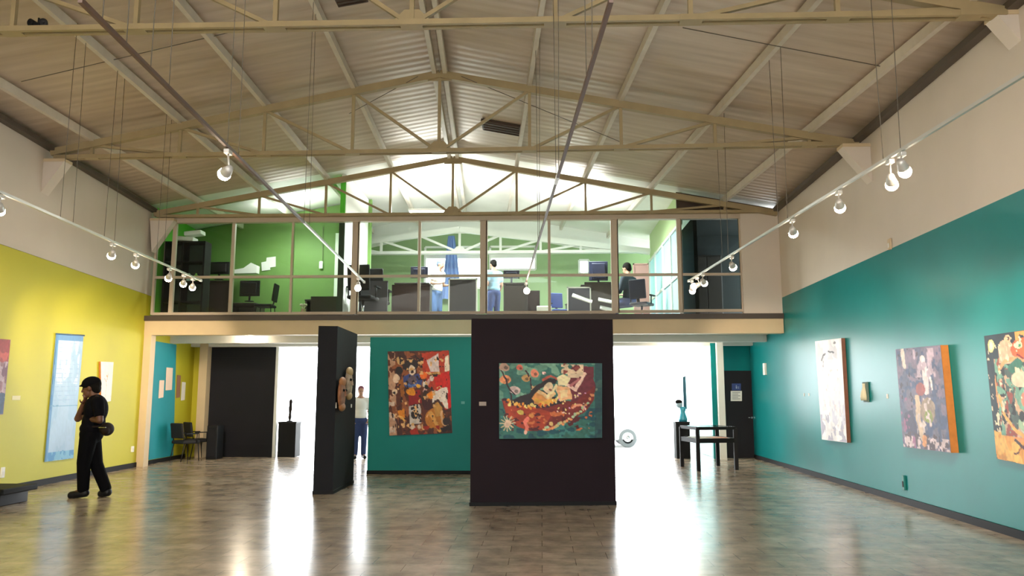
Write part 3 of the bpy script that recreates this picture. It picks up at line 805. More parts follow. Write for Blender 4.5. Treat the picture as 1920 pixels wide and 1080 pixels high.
# ------------------------------------------------------------------ exhibition boards
def board(corners, h, m, name, label, base=None):
    """corners: floor points going round"""
    c = sum((V(p) for p in corners), V()) / len(corners)
    r = thing(name, label, 'display wall', (c.x, c.y, 0), None, 'thing')
    lo = [V((p[0], p[1], .012)) for p in corners]
    MB().prism(lo, (0, 0, h - .012)).build('board_body', m, r)
    mb = MB(); cc = V((c.x, c.y, 0))
    pts = [cc + (V((p[0], p[1], 0)) - cc) * 1.0 for p in corners]
    n = len(pts)
    for a, b in zip(pts, pts[1:] + pts[:1]):
        d = (b - a).normalized(); nn = V((d.y, -d.x, 0))
        if (((a + b) / 2 + nn * .1) - cc).length < ((a + b) / 2 - cc).length: nn = -nn
        mb.beam(a + nn * .004 + V((0, 0, base / 2)), b + nn * .004 + V((0, 0, base / 2)), .014, base)
    mb.build('kickboard', BLACK, r)
    return r
HB = 2.55
bA, bB = gz(881.5, 949), gz(1155, 947)
nb_ = V((-(bB - bA).y, (bB - bA).x, 0)).normalized()
hb = gy(1018, 598, (bA.y + bB.y) / 2).z
board([bA, bB, bB + nb_ * .3, bA + nb_ * .3], hb, PLUM, 'display_wall', 'plum black freestanding display wall carrying the boat painting', .05)
lA, lB, lC = gz(586.5, 927), gz(623.5, 926.5), gz(662.5, 906)
hl = gy(610, 611, lA.y).z
board([lA, lB, lC, lC + (lA - lB)], hl, CHAR, 'display_wall', 'black freestanding display wall seen end-on with two small masks', .05)
tA, tB = gz(688, 889), gz(905, 889.5)
ht = gy(780, 632, tA.y).z
nt_ = V((-(tB - tA).y, (tB - tA).x, 0)).normalized()
board([tA, tB, tB + nt_ * .2, tA + nt_ * .2], ht, TEALB, 'display_wall', 'teal freestanding display wall carrying the tall red and brown painting', .07)

# ------------------------------------------------------------------ painted canvases
def vnoise(u, v, s, seed):
    rs = np.random.RandomState(seed); n = 64; g = rs.rand(n, n)
    x, y = u * s, v * s; i, j = np.floor(x).astype(int), np.floor(y).astype(int); fx, fy = x - i, y - j
    fx, fy = fx * fx * (3 - 2 * fx), fy * fy * (3 - 2 * fy)
    G = lambda a, b: g[a % n, b % n]
    return (G(i, j) * (1 - fx) + G(i + 1, j) * fx) * (1 - fy) + (G(i, j + 1) * (1 - fx) + G(i + 1, j + 1) * fx) * fy
def LC(c): return np.array([lin(v) for v in c])
def paint(nu, nv, base, shapes, asp, grain=.12, seed=1, wob=.012):
    """u right, v down, both 0..1; shapes in order. asp = width / height"""
    v, u = np.meshgrid(np.linspace(0, 1, nv), np.linspace(0, 1, nu), indexing='ij')
    uu = u + (vnoise(u, v, 14, seed + 3) - .5) * wob * 2; vv = v + (vnoise(u, v, 14, seed + 4) - .5) * wob * 2
    img = np.zeros((nv, nu, 3)); img[:] = LC(base)
    for sh in shapes:
        k = sh[0]
        if k == 'e':
            _, cx, cy, rx_, ry_, ang, col = sh
            dx, dy = (uu - cx), (vv - cy); c, s = math.cos(ang), math.sin(ang)
            dx2 = dx * asp
            a = dx2 * c + dy * s; b = -dx2 * s + dy * c
            m = (a / (rx_ * asp)) ** 2 + (b / ry_) ** 2 < 1
        elif k == 'p':
            _, pts, col = sh; m = np.zeros(u.shape, bool); n = len(pts)
            for i in range(n):
                x0, y0 = pts[i]; x1, y1 = pts[(i + 1) % n]
                if y0 == y1: continue
                cnd = ((y0 > vv) != (y1 > vv)) & (uu < (x1 - x0) * (vv - y0) / (y1 - y0) + x0); m ^= cnd
        elif k == 'l':
            _, pts, w, col = sh; m = np.zeros(u.shape, bool)
            for (x0, y0), (x1, y1) in zip(pts, pts[1:]):
                dx, dy = (x1 - x0) * asp, y1 - y0; L2 = dx * dx + dy * dy + 1e-9
                t = np.clip((((uu - x0) * asp) * dx + (vv - y0) * dy) / L2, 0, 1)
                m |= ((uu - x0) * asp - t * dx) ** 2 + (vv - y0 - t * dy) ** 2 < (w / 2) ** 2
        elif k == 'n':       # mottle: noise above a threshold inside a rectangle
            _, x0, y0, x1, y1, s, th, sd, col = sh
            m = (u > x0) & (u < x1) & (v > y0) & (v < y1) & (vnoise(u, v, s, sd) * .65 + vnoise(u, v, s * 2.3, sd + 9) * .35 > th)
        img[m] = LC(col)
    g = 1 + (vnoise(u, v, 40, seed) - .5) * 2 * grain + (vnoise(u, v, 9, seed + 1) - .5) * grain
    return np.clip(img * g[..., None], 0, 1)
def paint_mat(name, rough=.55):
    m = bpy.data.materials.new(name); m.use_nodes = True; nt = m.node_tree
    a = nt.nodes.new('ShaderNodeAttribute'); a.attribute_name = 'pigment'
    b = nt.nodes['Principled BSDF']; nt.links.new(a.outputs['Color'], b.inputs['Base Color']); b.inputs['Roughness'].default_value = rough
    return m
PAINTM = paint_mat('oil_paint')
def canvas(quad, img, depth_vec, name, label, cat, edge, wavy=0.0):
    """quad: tl, tr, br, bl of the painted face; depth_vec points from the face to the wall"""
    tl, tr, br2, bl3 = [V(p) for p in quad]; nv, nu, _ = img.shape
    c = (tl + tr + br2 + bl3) / 4; D = V(depth_vec)
    r = thing(name, label, cat, c)
    vs, fs = [], []
    for j in range(nv):
        t = j / (nv - 1)
        for i in range(nu):
            s = i / (nu - 1)
            p = tl.lerp(tr, s).lerp(bl3.lerp(br2, s), t)
            if wavy: p = p - D.normalized() * wavy * (1 + math.sin(s * 9 + t * 3) * .5 + math.sin(t * 7) * .5)
            vs.append(p)
    fs = [(j * nu + i, (j + 1) * nu + i, (j + 1) * nu + i + 1, j * nu + i + 1) for j in range(nv - 1) for i in range(nu - 1)]
    mb = MB(); mb.add(vs, fs)
    o = mb.build('painted_face', PAINTM, r, False)
    at = o.data.color_attributes.new('pigment', 'FLOAT_COLOR', 'POINT')
    at.data.foreach_set('color', np.concatenate([img.reshape(-1, 3), np.ones((nu * nv, 1))], 1).astype(np.float32).ravel())
    e = D.normalized() * .004
    MB().prism([tl + e, tr + e, br2 + e, bl3 + e], D - e * 1.5).build('canvas_edge', edge, r)
    return r

# 1 boat painting on the plum wall
Bn = -nb_
def bw(x, y, off=.05): return gp(x, y, (bA.x, bA.y), (bB.x, bB.y), -off)
rs = random.Random(3)
bt = [('n', 0, 0, 1, .5, 7, .56, 5, (92, 140, 120)), ('n', 0, .0, .75, .45, 9, .6, 8, (120, 165, 140)), ('n', 0, .6, 1, 1, 10, .58, 6, (20, 80, 90)), ('n', 0, .7, 1, 1, 14, .66, 7, (60, 130, 125)),
      ('p', [(.72, .02), (.92, .05), (.93, .45), (.88, .6), (.7, .55), (.66, .3)], (112, 38, 52)),
      ('p', [(.02, .48), (.1, .5), (.3, .55), (.6, .52), (.75, .5), (.93, .3), (.93, .48), (.86, .62), (.7, .78), (.5, .88), (.3, .9), (.14, .82), (.06, .68)], (128, 38, 34)),
      ('p', [(.03, .48), (.2, .54), (.36, .6), (.5, .66), (.44, .88), (.28, .88), (.14, .82), (.06, .66)], (172, 58, 30)),
      ('n', .05, .55, .9, .9, 16, .68, 12, (86, 22, 30)), ('n', .05, .55, .9, .9, 18, .72, 14, (210, 110, 60)),
      ('p', [(.1, .5), (.2, .44), (.4, .36), (.52, .44), (.62, .48), (.62, .54), (.4, .58), (.2, .56)], (40, 28, 36)),
      ('p', [(.32, .34), (.36, .3), (.42, .42), (.5, .5), (.46, .56), (.34, .54), (.3, .44)], (226, 150, 80)),
      ('l', [(.33, .33), (.40, .40), (.48, .47), (.53, .40)], .05, (240, 196, 140)), ('l', [(.35, .50), (.44, .54), (.5, .5)], .05, (232, 170, 70)),
      ('l', [(.30, .44), (.38, .33), (.46, .24), (.53, .25)], .07, (40, 26, 30)), ('e', .475, .33, .045, .075, .5, (236, 204, 166)), ('e', .50, .36, .02, .012, .4, (160, 80, 60)),
      ('l', [(.42, .22), (.5, .17), (.56, .22)], .03, (196, 90, 70)), ('l', [(.46, .45), (.52, .38), (.56, .30), (.58, .42), (.55, .52)], .035, (244, 220, 170)),
      ('p', [(.55, .2), (.62, .14), (.68, .2), (.67, .3), (.58, .3)], (244, 226, 178)), ('p', [(.57, .3), (.68, .32), (.70, .48), (.6, .52), (.56, .44)], (240, 180, 130)), ('p', [(.59, .36), (.66, .36), (.67, .46), (.6, .48)], (250, 214, 160)),
      ('l', [(.68, .3), (.74, .36), (.8, .2), (.82, .15)], .05, (250, 206, 186)), ('l', [(.7, .3), (.76, .22), (.72, .1)], .035, (190, 110, 110)), ('n', .6, .02, .82, .2, 14, .5, 21, (235, 205, 170)),
      ('n', .62, .0, .85, .16, 16, .62, 22, (150, 70, 60))]
for k in range(40):
    t = k / 39; bt.append(('e', .04 + t * .52, .50 + .08 * math.sin(t * 3) + rs.uniform(-.03, .03), .015, .02, 0, rs.choice([(240, 150, 50), (250, 190, 90), (220, 90, 30), (250, 220, 130), (60, 30, 50)])))
for x, y, r_, c in ((.05, .05, .045, (190, 150, 130)), (.06, .22, .05, (240, 150, 100)), (.2, .05, .03, (230, 110, 90)), (.34, .14, .045, (235, 140, 110)), (.26, .2, .04, (200, 150, 90)), (.15, .36, .05, (215, 185, 180)), (.44, .14, .02, (250, 200, 190))):
    bt += [('e', x, y, r_, r_ * 1.2, .3, c), ('e', x + .01, y + .01, r_ * .4, r_ * .5, 0, tuple(int(q * .6) for q in c))]
for x0_, y0_, x1_, y1_ in ((.02, .1, .08, .3), (.08, .3, .14, .42), (.1, .4, .12, .55), (.3, .2, .32, .34), (.25, .1, .28, .18)): bt.append(('l', [(x0_, y0_), (x1_, y1_)], .02, (60, 30, 40)))
for k in range(12):
    a_ = k * math.pi / 6; bt.append(('l', [(.08, .80), (.08 + .07 * math.cos(a_), .80 + .10 * math.sin(a_))], .014, (210, 190, 150)))
bt += [('e', .08, .80, .03, .045, 0, (232, 196, 170)), ('l', [(.27, .74), (.24, .78), (.27, .84), (.26, .92)], .05, (250, 130, 110)), ('e', .26, .92, .02, .03, 0, (255, 180, 160)),
       ('l', [(.72, .6), (.75, .56), (.79, .57), (.81, .62)], .03, (244, 160, 130)), ('e', .20, .66, .03, .03, .5, (220, 190, 90)), ('e', .31, .7, .03, .025, 0, (220, 140, 70)), ('e', .5, .81, .02, .03, 0, (230, 190, 120))]
for k in range(26):
    t = k / 25; bt.append(('e', .44 + .5 * t, .87 - .5 * t * t + rs.uniform(-.02, .02), .016, .018, 0, rs.choice([(220, 190, 130), (235, 150, 100), (180, 200, 160)])))
for k in range(24): bt.append(('e', rs.uniform(.55, .85), rs.uniform(.4, .72), .008, .012, 0, rs.choice([(240, 200, 180), (220, 150, 190), (250, 220, 140)])))
img = paint(190, 136, (52, 110, 100), bt, 1.4, .22, 2)
img[:, -14:] = img[:, -14:] * .35 + LC((30, 60, 80)) * .5
canvas([bw(936, 681), bw(1129, 681), bw(1129, 821), bw(936, 823)], img, nb_ * .048, 'boat_painting', 'painting of pale figures lying in a red boat on the plum wall', 'painting', mat('dark_canvas_edge', (.02, .03, .035), .7))

# 2 tall red and brown painting on the teal wall
def tw(x, y, off=.012): return gp(x, y, (tA.x, tA.y), (tB.x, tB.y), -off)
st = [('n', 0, 0, 1, 1, 8, .5, 31, (96, 44, 26)), ('n', 0, 0, 1, 1, 12, .62, 33, (150, 84, 46)), ('n', 0, 0, .12, 1, 14, .45, 34, (196, 150, 120)), ('n', 0, .6, .1, 1, 16, .55, 35, (214, 190, 170)),
      ('p', [(.55, .02), (1, 0), (1, .46), (.72, .48), (.62, .4), (.56, .2)], (190, 60, 34)), ('p', [(.72, .3), (1, .26), (1, .7), (.9, .72), (.78, .46)], (212, 30, 22)),
      ('p', [(.64, .12), (.82, .03), (.83, .26), (.68, .25)], (226, 208, 206)), ('p', [(.93, .08), (.99, .06), (.99, .25), (.92, .26)], (250, 236, 214)), ('p', [(.66, .26), (.84, .26), (.84, .3), (.68, .29)], (190, 140, 70)),
      ('p', [(.7, .5), (.95, .44), (.95, .71), (.9, .7), (.86, .62), (.74, .62), (.71, .7), (.69, .68)], (250, 236, 224)),
      ('e', .37, .17, .13, .08, 0, (38, 26, 28)), ('e', .395, .235, .06, .062, 0, (232, 212, 190)), ('l', [(.35, .225), (.385, .222)], .008, (90, 60, 60)), ('l', [(.42, .222), (.45, .218)], .008, (90, 60, 60)), ('l', [(.40, .225), (.405, .25)], .008, (170, 110, 90)), ('l', [(.38, .268), (.42, .266)], .008, (160, 70, 60)),
      ('p', [(.25, .3), (.34, .27), (.4, .31), (.5, .27), (.56, .36), (.52, .44), (.3, .44), (.23, .4)], (56, 72, 132)), ('e', .39, .35, .07, .05, 0, (100, 84, 96)), ('l', [(.31, .4), (.36, .43), (.46, .4)], .03, (92, 124, 190)),
      ('e', .57, .3, .05, .05, 0, (236, 110, 30)), ('e', .2, .12, .06, .045, 0, (216, 170, 110)), ('e', .18, .23, .06, .05, 0, (28, 24, 28)), ('e', .13, .33, .055, .055, 0, (232, 204, 178)), ('e', .1, .49, .04, .035, 0, (226, 200, 170)),
      ('p', [(.16, .36), (.24, .34), (.26, .5), (.2, .56)], (170, 100, 30)), ('p', [(.32, .48), (.5, .47), (.54, .64), (.32, .65)], (150, 20, 26)), ('e', .36, .49, .08, .045, .4, (236, 150, 24)), ('e', .48, .42, .04, .025, 0, (240, 180, 60)),
      ('e', .7, .33, .035, .035, 0, (238, 220, 210)), ('l', [(.66, .36), (.62, .42), (.58, .5)], .035, (220, 170, 160)), ('e', .6, .4, .04, .03, 0, (230, 220, 210)), ('e', .62, .43, .03, .03, 0, (20, 24, 22)), ('l', [(.6, .5), (.56, .58), (.58, .64)], .05, (60, 40, 30)),
      ('e', .66, .54, .05, .05, .6, (240, 140, 20)), ('p', [(.54, .6), (.7, .6), (.72, .7), (.56, .72)], (66, 24, 30)),
      ('p', [(.32, .66), (.5, .65), (.52, .86), (.34, .88)], (206, 196, 188)), ('e', .41, .76, .06, .05, 0, (30, 22, 24)), ('p', [(.36, .67), (.47, .67), (.47, .7), (.36, .7)], (40, 30, 30)), ('e', .38, .91, .03, .03, 0, (220, 200, 180)), ('e', .48, .91, .03, .03, 0, (210, 190, 170)),
      ('e', .74, .82, .16, .12, .5, (196, 122, 38)), ('p', [(.70, .66), (.76, .62), (.84, .66), (.86, .78), (.74, .8)], (206, 150, 70)), ('l', [(.70, .64), (.78, .60), (.87, .68)], .03, (70, 36, 26)), ('l', [(.66, .75), (.74, .86), (.8, .96)], .04, (226, 166, 80)), ('l', [(.84, .74), (.86, .88), (.96, .93)], .03, (226, 180, 130)),
      ('e', .92, .86, .06, .05, 0, (44, 30, 34)), ('p', [(.82, .93), (.99, .9), (.99, .97), (.85, .98)], (30, 18, 24)), ('p', [(.14, .72), (.24, .68), (.26, .8), (.18, .82)], (230, 140, 30)), ('l', [(.16, .78), (.25, .83)], .02, (250, 190, 90)),
      ('n', .1, .1, .9, .95, 18, .74, 37, (230, 180, 120)), ('n', .05, .05, .95, .95, 20, .75, 39, (40, 22, 26)), ('n', .3, .9, .8, 1, 10, .55, 40, (170, 40, 20))]
img = paint(130, 170, (74, 36, 28), st, .78, .2, 5)
canvas([tw(727, 659), tw(842, 657), tw(848, 812), tw(730, 817)], img, nt_ * .011, 'unframed_painting', 'unframed red and brown painting of crowded figures on the teal display wall', 'painting', mat('raw_canvas', (.4, .33, .25), .8), .006)

def rquad(pts, off): return [rw(x, y, off) for x, y in pts]
rdir = (V((RWA[0], RWA[1], 0)) - V((RWB[0], RWB[1], 0))).normalized()
RWN = V((rdir.y, -rdir.x, 0))       # out of the room, into the right wall
def lquad(pts, off): return [lw(x, y, off) for x, y in pts]
ldir = (V((LWB[0], LWB[1], 0)) - V((LWA[0], LWA[1], 0))).normalized()
LWN = V((-ldir.y, ldir.x, 0))
if LWN.x > 0: LWN = -LWN
if RWN.x < 0: RWN = -RWN
# 3 white canvas
wh = [('n', 0, 0, 1, 1, 7, .56, 51, (240, 236, 236)), ('n', 0, .75, 1, 1, 9, .5, 52, (170, 164, 182)), ('n', .5, .6, 1, .9, 10, .6, 53, (200, 196, 208)), ('n', 0, 0, 1, .2, 8, .55, 57, (205, 200, 205)),
      ('l', [(.22, .2), (.3, .16), (.38, .14)], .02, (70, 66, 70)), ('l', [(.5, .12), (.62, .125), (.7, .14)], .018, (60, 56, 62)), ('n', .1, .3, .9, .9, 20, .72, 54, (206, 190, 190)), ('e', .75, .04, .05, .012, 0, (120, 110, 115)), ('l', [(.3, .2), (.26, .26)], .01, (120, 110, 110))]
img = paint(60, 150, (226, 222, 222), wh, .4, .08, 11)
canvas(rquad([(1528, 640), (1577, 634), (1588, 830), (1541, 824)], .07), img, RWN * .066, 'white_painting', 'tall white abstract canvas on the teal side wall', 'painting', WOODR)
# 4 purple abstract
pp = [('n', 0, 0, 1, 1, 6, .5, 61, (84, 86, 116)), ('n', 0, 0, 1, 1, 9, .58, 62, (120, 104, 128)), ('n', 0, 0, 1, 1, 13, .64, 63, (60, 74, 112)), ('n', 0, 0, .6, .6, 14, .68, 68, (52, 40, 58)),
      ('l', [(.16, .02), (.18, .18)], .05, (214, 200, 190)), ('l', [(.6, .12), (.64, .3), (.62, .44)], .07, (220, 206, 210)), ('l', [(.7, .22), (.76, .42)], .03, (236, 224, 224)), ('n', .4, .02, .85, .3, 12, .52, 64, (180, 160, 178)),
      ('e', .5, .42, .1, .06, 1, (150, 74, 70)), ('e', .62, .62, .16, .12, .3, (150, 130, 110)), ('e', .62, .68, .09, .06, .3, (128, 140, 60)), ('l', [(.42, .5), (.4, .7), (.46, .9)], .06, (200, 176, 150)), ('n', .25, .5, .8, .85, 12, .62, 65, (206, 190, 186)),
      ('p', [(.08, .66), (.3, .62), (.36, .86), (.12, .88)], (62, 56, 84)), ('n', 0, .88, 1, 1, 14, .42, 66, (206, 186, 192)), ('n', 0, .84, 1, 1, 16, .6, 67, (70, 50, 60)), ('l', [(.5, .88), (.48, .95)], .05, (220, 150, 90)), ('n', 0, .5, .3, 1, 12, .64, 69, (150, 90, 130)),
      ('l', [(.78, .3), (.8, .7), (.84, .9)], .03, (66, 80, 116))]
img = paint(84, 140, (104, 98, 122), pp, .6, .22, 12)
canvas(rquad([(1679, 655), (1763, 647), (1783, 849), (1694, 838)], .10), img, RWN * .096, 'abstract_painting', 'purple and grey abstract canvas with an orange wood edge on the teal wall', 'painting', WOODO)
# 5 large figure painting at the edge of the view
ff = [('p', [(0, .78), (1, .74), (1, 1), (0, 1)], (226, 156, 66)), ('n', 0, .78, 1, 1, 9, .55, 71, (240, 186, 96)), ('n', 0, .78, 1, .84, 12, .6, 72, (120, 40, 40)), ('e', .10, .09, .06, .05, 0, (244, 226, 140)), ('e', .1, .09, .035, .03, 0, (252, 240, 190)),
      ('e', .42, .47, .32, .36, 0, (226, 150, 90)), ('e', .42, .46, .29, .33, 0, (70, 90, 86)), ('n', .12, .2, .75, .8, 9, .45, 73, (206, 170, 140)), ('n', .12, .2, .75, .8, 12, .58, 74, (150, 70, 56)), ('n', .12, .2, .75, .8, 13, .6, 75, (110, 160, 140)), ('n', .12, .2, .75, .8, 16, .68, 76, (30, 30, 34)),
      ('e', .34, .15, .13, .09, 0, (222, 180, 150)), ('e', .38, .05, .05, .03, 0, (236, 190, 150)), ('e', .39, .05, .02, .015, 0, (60, 30, 26)), ('e', .62, .14, .2, .085, 0, (226, 96, 44)), ('e', .54, .11, .05, .03, 0, (236, 226, 190)), ('e', .72, .115, .06, .032, 0, (236, 226, 190)), ('e', .55, .115, .02, .016, 0, (50, 130, 90)), ('e', .71, .12, .022, .018, 0, (40, 90, 70)),
      ('l', [(.5, .18), (.6, .2), (.75, .19)], .014, (130, 30, 24)), ('l', [(.2, .27), (.36, .2), (.5, .21), (.7, .22)], .03, (230, 160, 110)), ('e', .46, .26, .12, .05, -.3, (44, 110, 92)), ('e', .5, .36, .13, .06, 0, (232, 200, 176)), ('e', .56, .52, .1, .1, 0, (120, 170, 150)), ('e', .56, .52, .06, .065, 0, (214, 130, 110)), ('e', .48, .64, .045, .035, 0, (30, 28, 30)), ('e', .52, .75, .09, .03, .2, (206, 210, 190)), ('e', .55, .70, .14, .06, 0, (160, 190, 160)), ('e', .48, .65, .045, .03, 0, (24, 22, 26)),
      ('l', [(.16, .5), (.2, .62), (.3, .72), (.46, .79), (.7, .8)], .03, (240, 176, 100)), ('l', [(.34, .82), (.5, .9), (.62, .99)], .025, (60, 30, 26)), ('l', [(.3, .94), (.44, .86), (.6, .82)], .012, (90, 40, 30)), ('l', [(.6, .87), (.85, .92)], .016, (90, 40, 30)),
      ('e', .82, .3, .12, .16, 0, (150, 60, 60)), ('e', .86, .5, .1, .2, 0, (206, 120, 90)), ('e', .8, .42, .04, .07, 0, (236, 220, 200)), ('n', .7, .2, 1, .76, 12, .55, 77, (230, 180, 130)), ('n', .5, 0, 1, .1, 10, .4, 78, (236, 160, 80)),
      ('n', .0, .04, 1, .78, 20, .74, 79, (240, 220, 190))]
img = paint(110, 140, (24, 40, 52), ff, .8, .2, 14)
canvas(rquad([(1845, 630), (1968, 612), (1999, 888), (1869, 860)], .05), img, RWN * .046, 'figure_painting', 'large orange and green figure painting cut by the edge of view on the teal wall', 'painting', mat('pale_canvas_edge', (.62, .5, .34), .7))
# small relief and labels on the teal wall
rv = rw(1626, 735, .0)
r = thing('wall_relief', 'small pale bottle-shaped relief between the white and purple canvases', 'wall relief', rv)
bk = MB(); bk.box(rv - RWN * .02, (.03, .17, .31), Matrix.Rotation(math.atan2(rdir.y, rdir.x) - math.pi / 2, 3, 'Z'), .004); bk.build('backing', mat('relief_dark', (.10, .16, .14), .7), r)
b0_ = rv - RWN * .045 + V((0, 0, -.13))
MB().lathe(b0_, [(.001, 0), (.055, .0), (.062, .06), (.045, .14), (.025, .19), (.022, .24), (.03, .26), (.001, .26)]).build('bottle', mat('relief_cream', (.62, .58, .42), .6), r)
def plate(pos, n, size, label, m=PAPER, name='wall_label', cat='label', th=.006):
    ang = math.atan2(n.y, n.x)
    return tag(MB().box(pos - n * th / 2, (th, size[0], size[1]), Matrix.Rotation(ang, 3, 'Z'), .002).build(name, m), label, cat)
plate(rw(1508, 740), RWN, (.05, .06), 'first small white label beside the tall white canvas')
plate(rw(1517, 740), RWN, (.06, .055), 'second small white label beside the tall white canvas')
plate(rw(1664, 743), RWN, (.06, .065), 'small white label between the relief and the purple canvas')
def boxy(pos, n, size, name, label, cat, m1, m2, th=.03):
    r = thing(name, label, cat, pos); ang = math.atan2(n.y, n.x); R = Matrix.Rotation(ang, 3, 'Z')
    MB().box(pos - n * th / 2, (th, size[0], size[1]), R, .006).build('cover', m1, r)
    MB().box(pos - n * (th + .003) - V((0, 0, size[1] * .1)), (.006, size[0] * .5, size[1] * .4), R, .002).build('socket_face', m2, r); return r
boxy(rw(1436, 692), RWN, (.16, .27), 'thermostat', 'white thermostat box high on the daylit end of the teal wall', 'thermostat', OWHITE, SOFFIT, .05)
boxy(rw(1697, 905), RWN, (.07, .20), 'power_outlet', 'teal painted outlet low under the purple canvas', 'outlet', mat('outlet_teal', (.01, .16, .15), .5), BLACK)
boxy(rw(1670, 458), RWN, (.08, .16), 'conduit_box', 'little pale box just over the teal paint line', 'conduit box', CREAM, SOFFIT)

# left wall pieces
bq = lquad([(106, 626), (156, 629), (137, 859), (84, 866)], .02)
ns = [('p', [(.0, .0), (1, 0), (1, .05), (0, .05)], (96, 146, 196)), ('p', [(.0, .93), (1, .93), (1, 1), (0, 1)], (70, 140, 196)), ('n', 0, .93, 1, 1, 14, .5, 92, (120, 180, 214)), ('n', 0, .05, 1, .93, 5, .5, 91, (166, 194, 222)), ('n', .1, .05, .9, .4, 4, .45, 94, (196, 212, 236)),
      ('p', [(.0, 0), (.07, 0), (.07, 1), (0, 1)], (84, 140, 190)), ('l', [(.0, .57), (1, .575)], .008, (110, 156, 196))]
for k in range(14): ns.append(('l', [(.1, .07 + k * .035), (.9, .07 + k * .035)], .003, (150, 178, 214)))
img = paint(50, 170, (156, 188, 218), ns, .3, .04, 17, .003)
bn = canvas(bq, img, LWN * .012, 'wall_banner', 'long pale blue banner hanging on the yellow-green wall beside the man', 'banner', mat('banner_back', (.25, .45, .65), .8), .006)
dtop = (bq[1] - bq[0]).normalized()
MB().tube(bq[0] - dtop * .02 - LWN * .005, bq[1] + dtop * .03 - LWN * .005, .013).build('hanging_rod', mat('rod_blue', (.05, .12, .22), .4), bn)
sk = [('n', 0, 0, 1, 1, 6, .55, 95, (236, 230, 220)), ('l', [(.3, .4), (.45, .5), (.55, .42), (.6, .3)], .014, (190, 130, 100)), ('e', .52, .36, .08, .03, .6, (210, 160, 120)), ('l', [(.45, .5), (.5, .65), (.4, .75)], .01, (200, 150, 110)), ('n', 0, .75, 1, 1, 9, .6, 96, (206, 206, 196))]
img = paint(50, 90, (224, 220, 212), sk, .5, .06, 19)
canvas(lquad([(189, 678), (213, 679), (208, 752), (190, 756)], .045), img, LWN * .042, 'sketch_painting', 'small white canvas with a faint figure behind the man on the yellow-green wall', 'painting', WOODO)
rd = [('p', [(0, 0), (1, 0), (1, .3), (0, .35)], (150, 50, 50)), ('n', 0, 0, 1, .35, 9, .55, 97, (190, 80, 70)), ('n', 0, .3, 1, .75, 8, .5, 98, (176, 150, 160)), ('n', 0, .3, 1, .8, 11, .6, 99, (110, 70, 90)), ('p', [(0, .76), (1, .72), (1, 1), (0, 1)], (56, 76, 110)), ('n', 0, .76, 1, 1, 9, .6, 100, (100, 126, 150))]
img = paint(60, 90, (140, 100, 110), rd, .6, .2, 21)
canvas(lquad([(-62, 630), (20, 637), (6, 777), (-72, 782)], .03), img, LWN * .026, 'red_painting', 'red and violet painting cut by the edge of view on the yellow-green wall', 'painting', mat('navy_edge', (.03, .05, .1), .6))
plate(lw(30, 746), LWN, (.22, .07), 'pale label on the yellow-green wall between red painting and blue banner', mat('label_cream', (.75, .70, .45), .7))
boxy(lw(3, 886), LWN, (.08, .16), 'power_outlet', 'white outlet low on the yellow-green wall above the bench', 'outlet', OWHITE, SOFFIT)
boxy(lw(247, 842), LWN, (.10, .12), 'power_outlet', 'white outlet low on the yellow-green wall beside the cream column', 'outlet', OWHITE, SOFFIT)
# bench at the edge of view
b1, b2 = gz(20, 948), gz(-70, 968)
bt_z = gy(20, 914, b1.y).z
r = thing('gallery_bench', 'low black bench cut by the edge of view against the yellow-green wall', 'bench', (b1 + b2) / 2)
MB().bounds((-9.0 + .9, 10.6, .16), (b1.x + .03, 11.35, .24), .015).build('bench_top', BLACK, r)
MB().bounds((-8.0, 10.68, 0), (b1.x - .06, 11.28, .16), .01).build('bench_base', BLKPL, r)

# label plates and small masks on the boards
plate(bw(905, 757, .0), nb_, (.10, .055), 'small white label beside the boat painting', mat('dim_label', (.40, .32, .28), .7))
plate(tw(868, 755, .0), nt_, (.07, .05), 'small teal-white label beside the tall red painting', mat('label_teal', (.12, .42, .40), .7))
def lf(x, y, off=.0): return gp(x, y, (lB.x, lB.y), (lC.x, lC.y), -off)
lnv = V(((lC - lB).y, -(lC - lB).x, 0)).normalized()
if lnv.x < 0: lnv = -lnv
def lpt(x, y, off):
    d = ray(x, y); o = V((lB.x, lB.y, 0)) + lnv * off; return CAM + d * ((o - CAM).dot(lnv) / d.dot(lnv))
def mask(px, py, w, h, label, c1, c2):
    p = lpt(px, py, .075); r = thing('carved_mask', label, 'mask', p)
    R = Matrix.Rotation(math.atan2(lnv.y, lnv.x), 3, 'Z')
    mm = MB(); mm.ball(p - lnv * .02, (.05, w / 2, h / 2), 16, 12, R); mm.build('mask_face', mat('mask_' + label[:12], c1, .6, vary=.3, vscale=18), r)
    MB().ball(p + V((0, 0, h * .38)) - lnv * .01, (.05, w * .42, h * .16), 12, 8, R).build('headdress', mat('maskh_' + label[:12], c2, .6), r)
    sd_ = V((-lnv.y, lnv.x, 0))
    MB().beam(p + lnv * .03 + V((0, 0, h * .12)), p + lnv * .045 - V((0, 0, h * .06)), .03, .03).build('nose', MATS['mask_' + label[:12]], r)
    for s in (-1, 1): MB().ball(p + lnv * .03 + sd_ * s * w * .2 + V((0, 0, h * .12)), .022, 8, 6).build('eye_hollow', BLACK, r)
    MB().ball(p - V((0, 0, h * .40)) - lnv * .01, (.05, w * .34, h * .14), 12, 8, R).build('chin_ornament', mat('maskc_' + label[:12], c2, .5), r)
mask(643, 739, .40, .50, 'copper brown carved mask, lower of two on the black end-on wall', (.32, .13, .06), (.42, .17, .06))
mask(656, 719, .42, .50, 'pale cream carved mask, upper of two on the black end-on wall', (.48, .36, .26), (.55, .38, .18))
sA = lpt(629.5, 760, .0); plate(sA + lnv * .004, -lnv, (.07, .09), 'first small grey label under the copper mask')
sB = lpt(658, 761, .0); plate(sB + lnv * .004, -lnv, (.09, .06), 'second small grey label under the cream mask')

